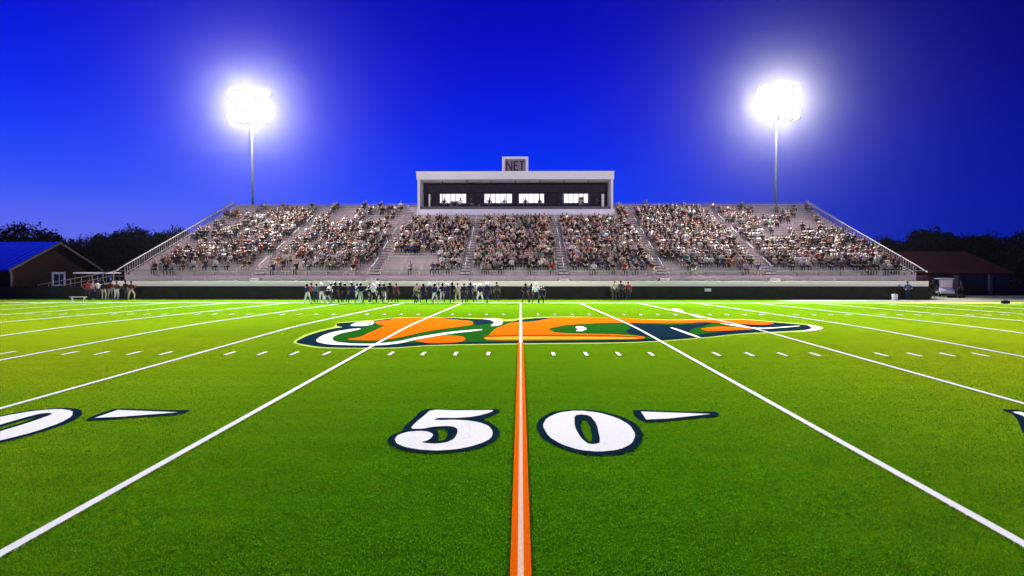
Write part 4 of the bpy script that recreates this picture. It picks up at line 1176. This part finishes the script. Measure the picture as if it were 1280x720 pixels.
tops = ['white'] * 15 + ['black'] * 34 + ['navy'] * 15 + ['grey'] * 13 + ['maroon'] * 9 + ['red'] * 4 + ['orange'] * 2 + ['blue'] * 3 + ['pink'] * 7 + ['dark green'] * 2 + ['cream'] * 7 + ['brown'] * 5 + ['lilac'] * 5 + ['charcoal'] * 18 + ['teal'] * 1
bottoms = ['navy'] * 6 + ['black'] * 6 + ['charcoal'] * 3 + ['cream'] * 3 + ['grey'] * 3 + ['brown'] * 1
nr = np.random.RandomState(5)
lowf = nr.uniform(0, 1, (60, 40))
def occupancy(x, i):
    fx, fy = (x + 38) / 2.4, i / 2.2
    a, c = int(fx), int(fy); u, w_ = fx - a, fy - c
    n = (lowf[a, c] * (1 - u) + lowf[a + 1, c] * u) * (1 - w_) + (lowf[a, c + 1] * (1 - u) + lowf[a + 1, c + 1] * u) * w_
    p = .80
    if x > 13: p = .74
    if x < -24.6: p = .60 + (0 if i < 20 else -.05)
    if x < -24.6 and x < -37 + i * .20 + 1.5: p = .18
    if -24.6 < x < -13.8: p = .62 if i < 19 else .26
    if -24.6 < x < -13.8 and i > 24 and x > -16.5: p = .55
    if -13.8 < x < -8.0 and i < 7: p = .05
    if x < -13.8 and i < 3: p = .34 if i else .20
    if x > 22 and i > 14: p = .55 if x < 28 - (i - 14) * .15 else .05
    if x > 24 and i < 15: p = .72 - max(0, (i - 10)) * .03
    if i > 25: p *= .5
    if i > 27: p = -1
    if x > 4 and i < 2: p *= .62
    if i == 0: p *= .75
    return p + (n - .5) * .9
seats = []
for i in range(ROWS):
    y = Y0 + i * TREAD; z = Z0 + i * RISE
    x = XL + .9
    while x < XR - .7:
        x += rng.uniform(.47, .60)
        if any(abs(x - a) < .68 for a in AISLES) or x > XR - .7: continue
        if y > 75.0 and -13.2 < x < 11.8: continue
        if rng.random() < occupancy(x, i): seats.append((x, y + .50, z, i))
seats.sort(key=lambda s: s[0] ** 2 * .25 + s[1] ** 2)
secname = ['ramp end block', 'block beside ramp end', 'block left of centre', 'centre block', 'block right of centre', 'block beside gate end', 'gate end block']
rown = ['lowest row', 'second row', 'third row', 'fourth row', 'fifth row', 'sixth row', 'seventh row']
def where(x):
    s = sum(1 for a in AISLES if x > a)
    e_ = [XL] + AISLES + [XR]
    t = (x - e_[s]) / (e_[s + 1] - e_[s])
    return secname[s], 'ramp side' if t < .33 else 'middle' if t < .67 else 'gate side'
NI = 300
for k, (x, y, z, i) in enumerate(seats[:NI]):
    top = rng.choice(tops); hr = rng.choice([0, 0, 0, 1, 1, 2]); skn = rng.choice([0, 0, 0, 1, 1, 2])
    o = bpy.data.objects.new('person', rng.choice(SIT)); col.objects.link(o)
    s = rng.uniform(.90, 1.0)
    o.location = (x, y, z + .003); o.rotation_euler = (0, 0, rng.uniform(-.18, .18)); o.scale = (s, s, rng.uniform(.95, 1.06))
    bot = rng.choice(bottoms)
    dress(o, [SK[skn], HR[hr], CLC[top], CLC[bot], CLC[rng.choice(['black', 'white', 'grey'])]])
    sec, pos = where(x)
    hn = ['dark', 'brown', 'fair'][hr]
    tag(o, '%s haired spectator in %s, %s trousers, %s, %s, %s' % (hn, top, bot, rown[min(i, 6)], sec, pos), 'spectator', 'spectators on the lowest benches of the grandstand')

# everybody higher up: one crowd object
pal = SK + HR + [CLC[n] for n in CL] + [M['black']]
ci = {n: 6 + k for k, n in enumerate(CL)}
VV, FF, MM = [], [], []
base = 0
for (x, y, z, i) in seats[NI:]:
    b_ = rng.choice(LOW)
    v = np.array(b_.v); a = rng.uniform(-.25, .25); ca, sa = math.cos(a), math.sin(a)
    s = rng.uniform(.88, 1.0)
    w_ = np.stack([(v[:, 0] * ca - v[:, 1] * sa) * s * 1.08 + x, (v[:, 0] * sa + v[:, 1] * ca) * s + y, v[:, 2] * s + z + .003], 1)
    VV.append(w_)
    FF += [tuple(q + base for q in f) for f in b_.f]
    t = [rng.choice([0, 0, 0, 1, 1, 2]), 3 + rng.choice([0, 0, 0, 1, 1, 2]), ci[rng.choice(tops)], ci[rng.choice(bottoms)], len(pal) - 1]
    MM += [t[q] for q in b_.m]
    base += len(v)
me = bpy.data.meshes.new('crowd')
me.from_pydata(np.concatenate(VV).tolist(), [], FF)
for m_ in pal: me.materials.append(m_)
me.polygons.foreach_set('material_index', MM)
me.polygons.foreach_set('use_smooth', [True] * len(FF))
me.update()
o = bpy.data.objects.new('crowd', me); col.objects.link(o)
tag(o, 'crowd of spectators filling the middle and upper rows of the grandstand', 'crowd', kind='stuff')
print('seats', len(seats), 'crowd faces', len(FF))

# people at the counter of the press box
for k, x in enumerate((-11.4, -9.7, -7.7, -6.3, -4.0, -2.1, .6, 2.4, 5.1, 7.6, 9.6)):
    me, _ = PB[((k * 3) % 8 if k % 8 != 4 else 0, False)]
    if (k * 3) % 8 == 4: me = PB[(1, False)][0]
    o = bpy.data.objects.new('person', me); col.objects.link(o)
    o.location = (x, 81.2, 10.003); o.rotation_euler = (0, 0, rng.uniform(-.5, .5)); o.scale = (.98, .98, .98)
    t = ['black', 'navy', 'white', 'charcoal', 'maroon', 'grey', 'black', 'brown', 'navy', 'cream', 'charcoal'][k]
    dress(o, [SK[k % 3], HR[k % 2], CL[t], CL['black'], M['black']])
    wl = ['before the dark outer end', 'before the start of the first lit window', 'between the first and second lit windows', 'near the second lit window', 'before the second lit window', 'between the second and third lit windows',
          'before the third lit window', 'past the end of the third lit window', 'before the fourth lit window', 'past the end of the fourth lit window', 'before the dark inner corner'][k]
    tag(o, 'person in %s standing in the press box %s' % (t, wl), 'person', 'people in the press box')

# ------------------------------------------------------------------ small things at the sideline
def at(px, y): return ((px - 651) / 800 * y, y)
x, y = at(92, 50.6)
bn = empty('sideline_bench', (x, y, 0)); tag(bn, 'low white framed bench alone on the far sideline by the house', 'bench')
MB().box(-.6, .6, -.18, .18, .42, .47).build('seat', M['alu'], bn)
for sx in (-.5, .5): MB().tube((sx, -.15, 0), (sx, -.03, .42), .022, n=6).tube((sx, .15, 0), (sx, .03, .42), .022, n=6).build('leg', M['whitepaint'], bn)
x, y = at(1115, 55.5)
wc = empty('drinks_cooler', (x, y, 0)); tag(wc, 'white drinks cooler with a lid in front of the dark fence', 'cooler')
MB().tube((0, 0, .0), (0, 0, .48), .22, .24, 16).build('tub', M['whitepaint'], wc)
MB().tube((0, 0, .483), (0, 0, .54), .25, .20, 16).build('lid', M['alu'], wc)
MB().box(-.02, .02, -.29, -.24, .08, .13).tube((0, 0, .54), (0, 0, .62), .03, n=8).build('tap', M['alu'], wc)
x, y = at(884, 56.85)
o = MB().box(-.28, .28, -.03, .0, .72, .98).build('notice_board', M['whitepaint'], loc=(x, y, 0)); tag(o, 'small white notice board fixed to the dark fence', 'sign')
for px, y, w_, lb in ((1186, 60.3, .8, 'long dark equipment bag lying on the pale path, farther'), (1197, 60.0, .45, 'short dark equipment bag on the pale path'), (1251, 49.3, .4, 'dark kit bag lying alone on the turf at the picture edge')):
    x, y = at(px, y)
    root = empty('kit_bag', (x, y, .02)); tag(root, lb, 'bag')
    MB().tube((-w_ * .5, 0, .14), (w_ * .5, 0, .14), .14, n=10).ball((-w_ * .5, 0, .14), .14, 8, 6).ball((w_ * .5, 0, .14), .14, 8, 6).build('bag_body', M['dark'], root, True)
    MB().tube((-w_ * .25, 0, .27), (0, 0, .36), .015, n=5).tube((0, 0, .36), (w_ * .25, 0, .27), .015, n=5).build('handle', M['black'], root)

# white utility cart
x, y = at(1176, 64.0)
ct = empty('utility_cart', (x, y, .01), R(-20)); tag(ct, 'white utility cart with a flat roof parked by the gate post', 'cart')
MB().add([(-.6, -1.15, .32), (.6, -1.15, .32), (.6, 1.1, .32), (-.6, 1.1, .32), (-.55, -1.15, .62), (.55, -1.15, .62), (.6, -.55, .92), (-.6, -.55, .92), (.6, -.5, .5), (-.6, -.5, .5), (.6, 1.1, .5), (-.6, 1.1, .5)],
         [(0, 3, 2, 1), (0, 1, 5, 4), (4, 5, 6, 7), (7, 6, 8, 9), (9, 8, 10, 11), (3, 11, 10, 2), (1, 2, 10, 8), (1, 8, 6, 5), (0, 4, 7, 9), (0, 9, 11, 3)]).build('body', M['whitepaint'], ct)
MB().box(-.65, .65, -.75, 1.15, 1.72, 1.80).build('roof', M['whitepaint'], ct)
for sx in (-.58, .58):
    MB().tube((sx, -.6, .9), (sx, -.45, 1.72), .025, n=6).tube((sx, 1.05, .5), (sx, 1.05, 1.72), .025, n=6).build('post', M['steel'], ct)
MB().box(-.55, .55, .15, .6, .5, .68).box(-.55, .55, .6, .7, .68, 1.1).build('seat', M['boxgrey'], ct)
MB().add([(-.56, -.58, .93), (.56, -.58, .93), (.56, -.45, 1.68), (-.56, -.45, 1.68), (-.56, -.56, .93), (.56, -.56, .93), (.56, -.43, 1.68), (-.56, -.43, 1.68)], [(0, 1, 2, 3), (7, 6, 5, 4)]).build('windscreen', M['alu'], ct)
for sx in (-.58, .58):
    for sy in (-.75, .75):
        w_ = MB().tube((sx - .09, sy, .23), (sx + .09, sy, .23), .23, n=16).build('wheel', M['black'], ct)
        MB().tube((sx - .095, sy, .23), (sx + .095, sy, .23), .11, n=12).build('rim', M['alu'], w_)

# ================================================================== LAMP BLOOM (scattering volume added to imitate lens glow round the floodlights)
hz = bpy.data.materials.new('bloom_haze'); hz.use_nodes = True
nt = hz.node_tree; nt.nodes.clear()
ho = nt.nodes.new('ShaderNodeOutputMaterial'); hv = nt.nodes.new('ShaderNodeVolumePrincipled')
hv.inputs['Color'].default_value = (.9, .92, 1, 1); hv.inputs['Density'].default_value = BLOOM_DENSITY; hv.inputs['Anisotropy'].default_value = BLOOM_G
nt.links.new(hv.outputs[0], ho.inputs['Volume'])
o = MB().box(-152, 152, -47, 167, -1.2, 32).build('bloom_haze', hz); tag(o, kind='stuff')
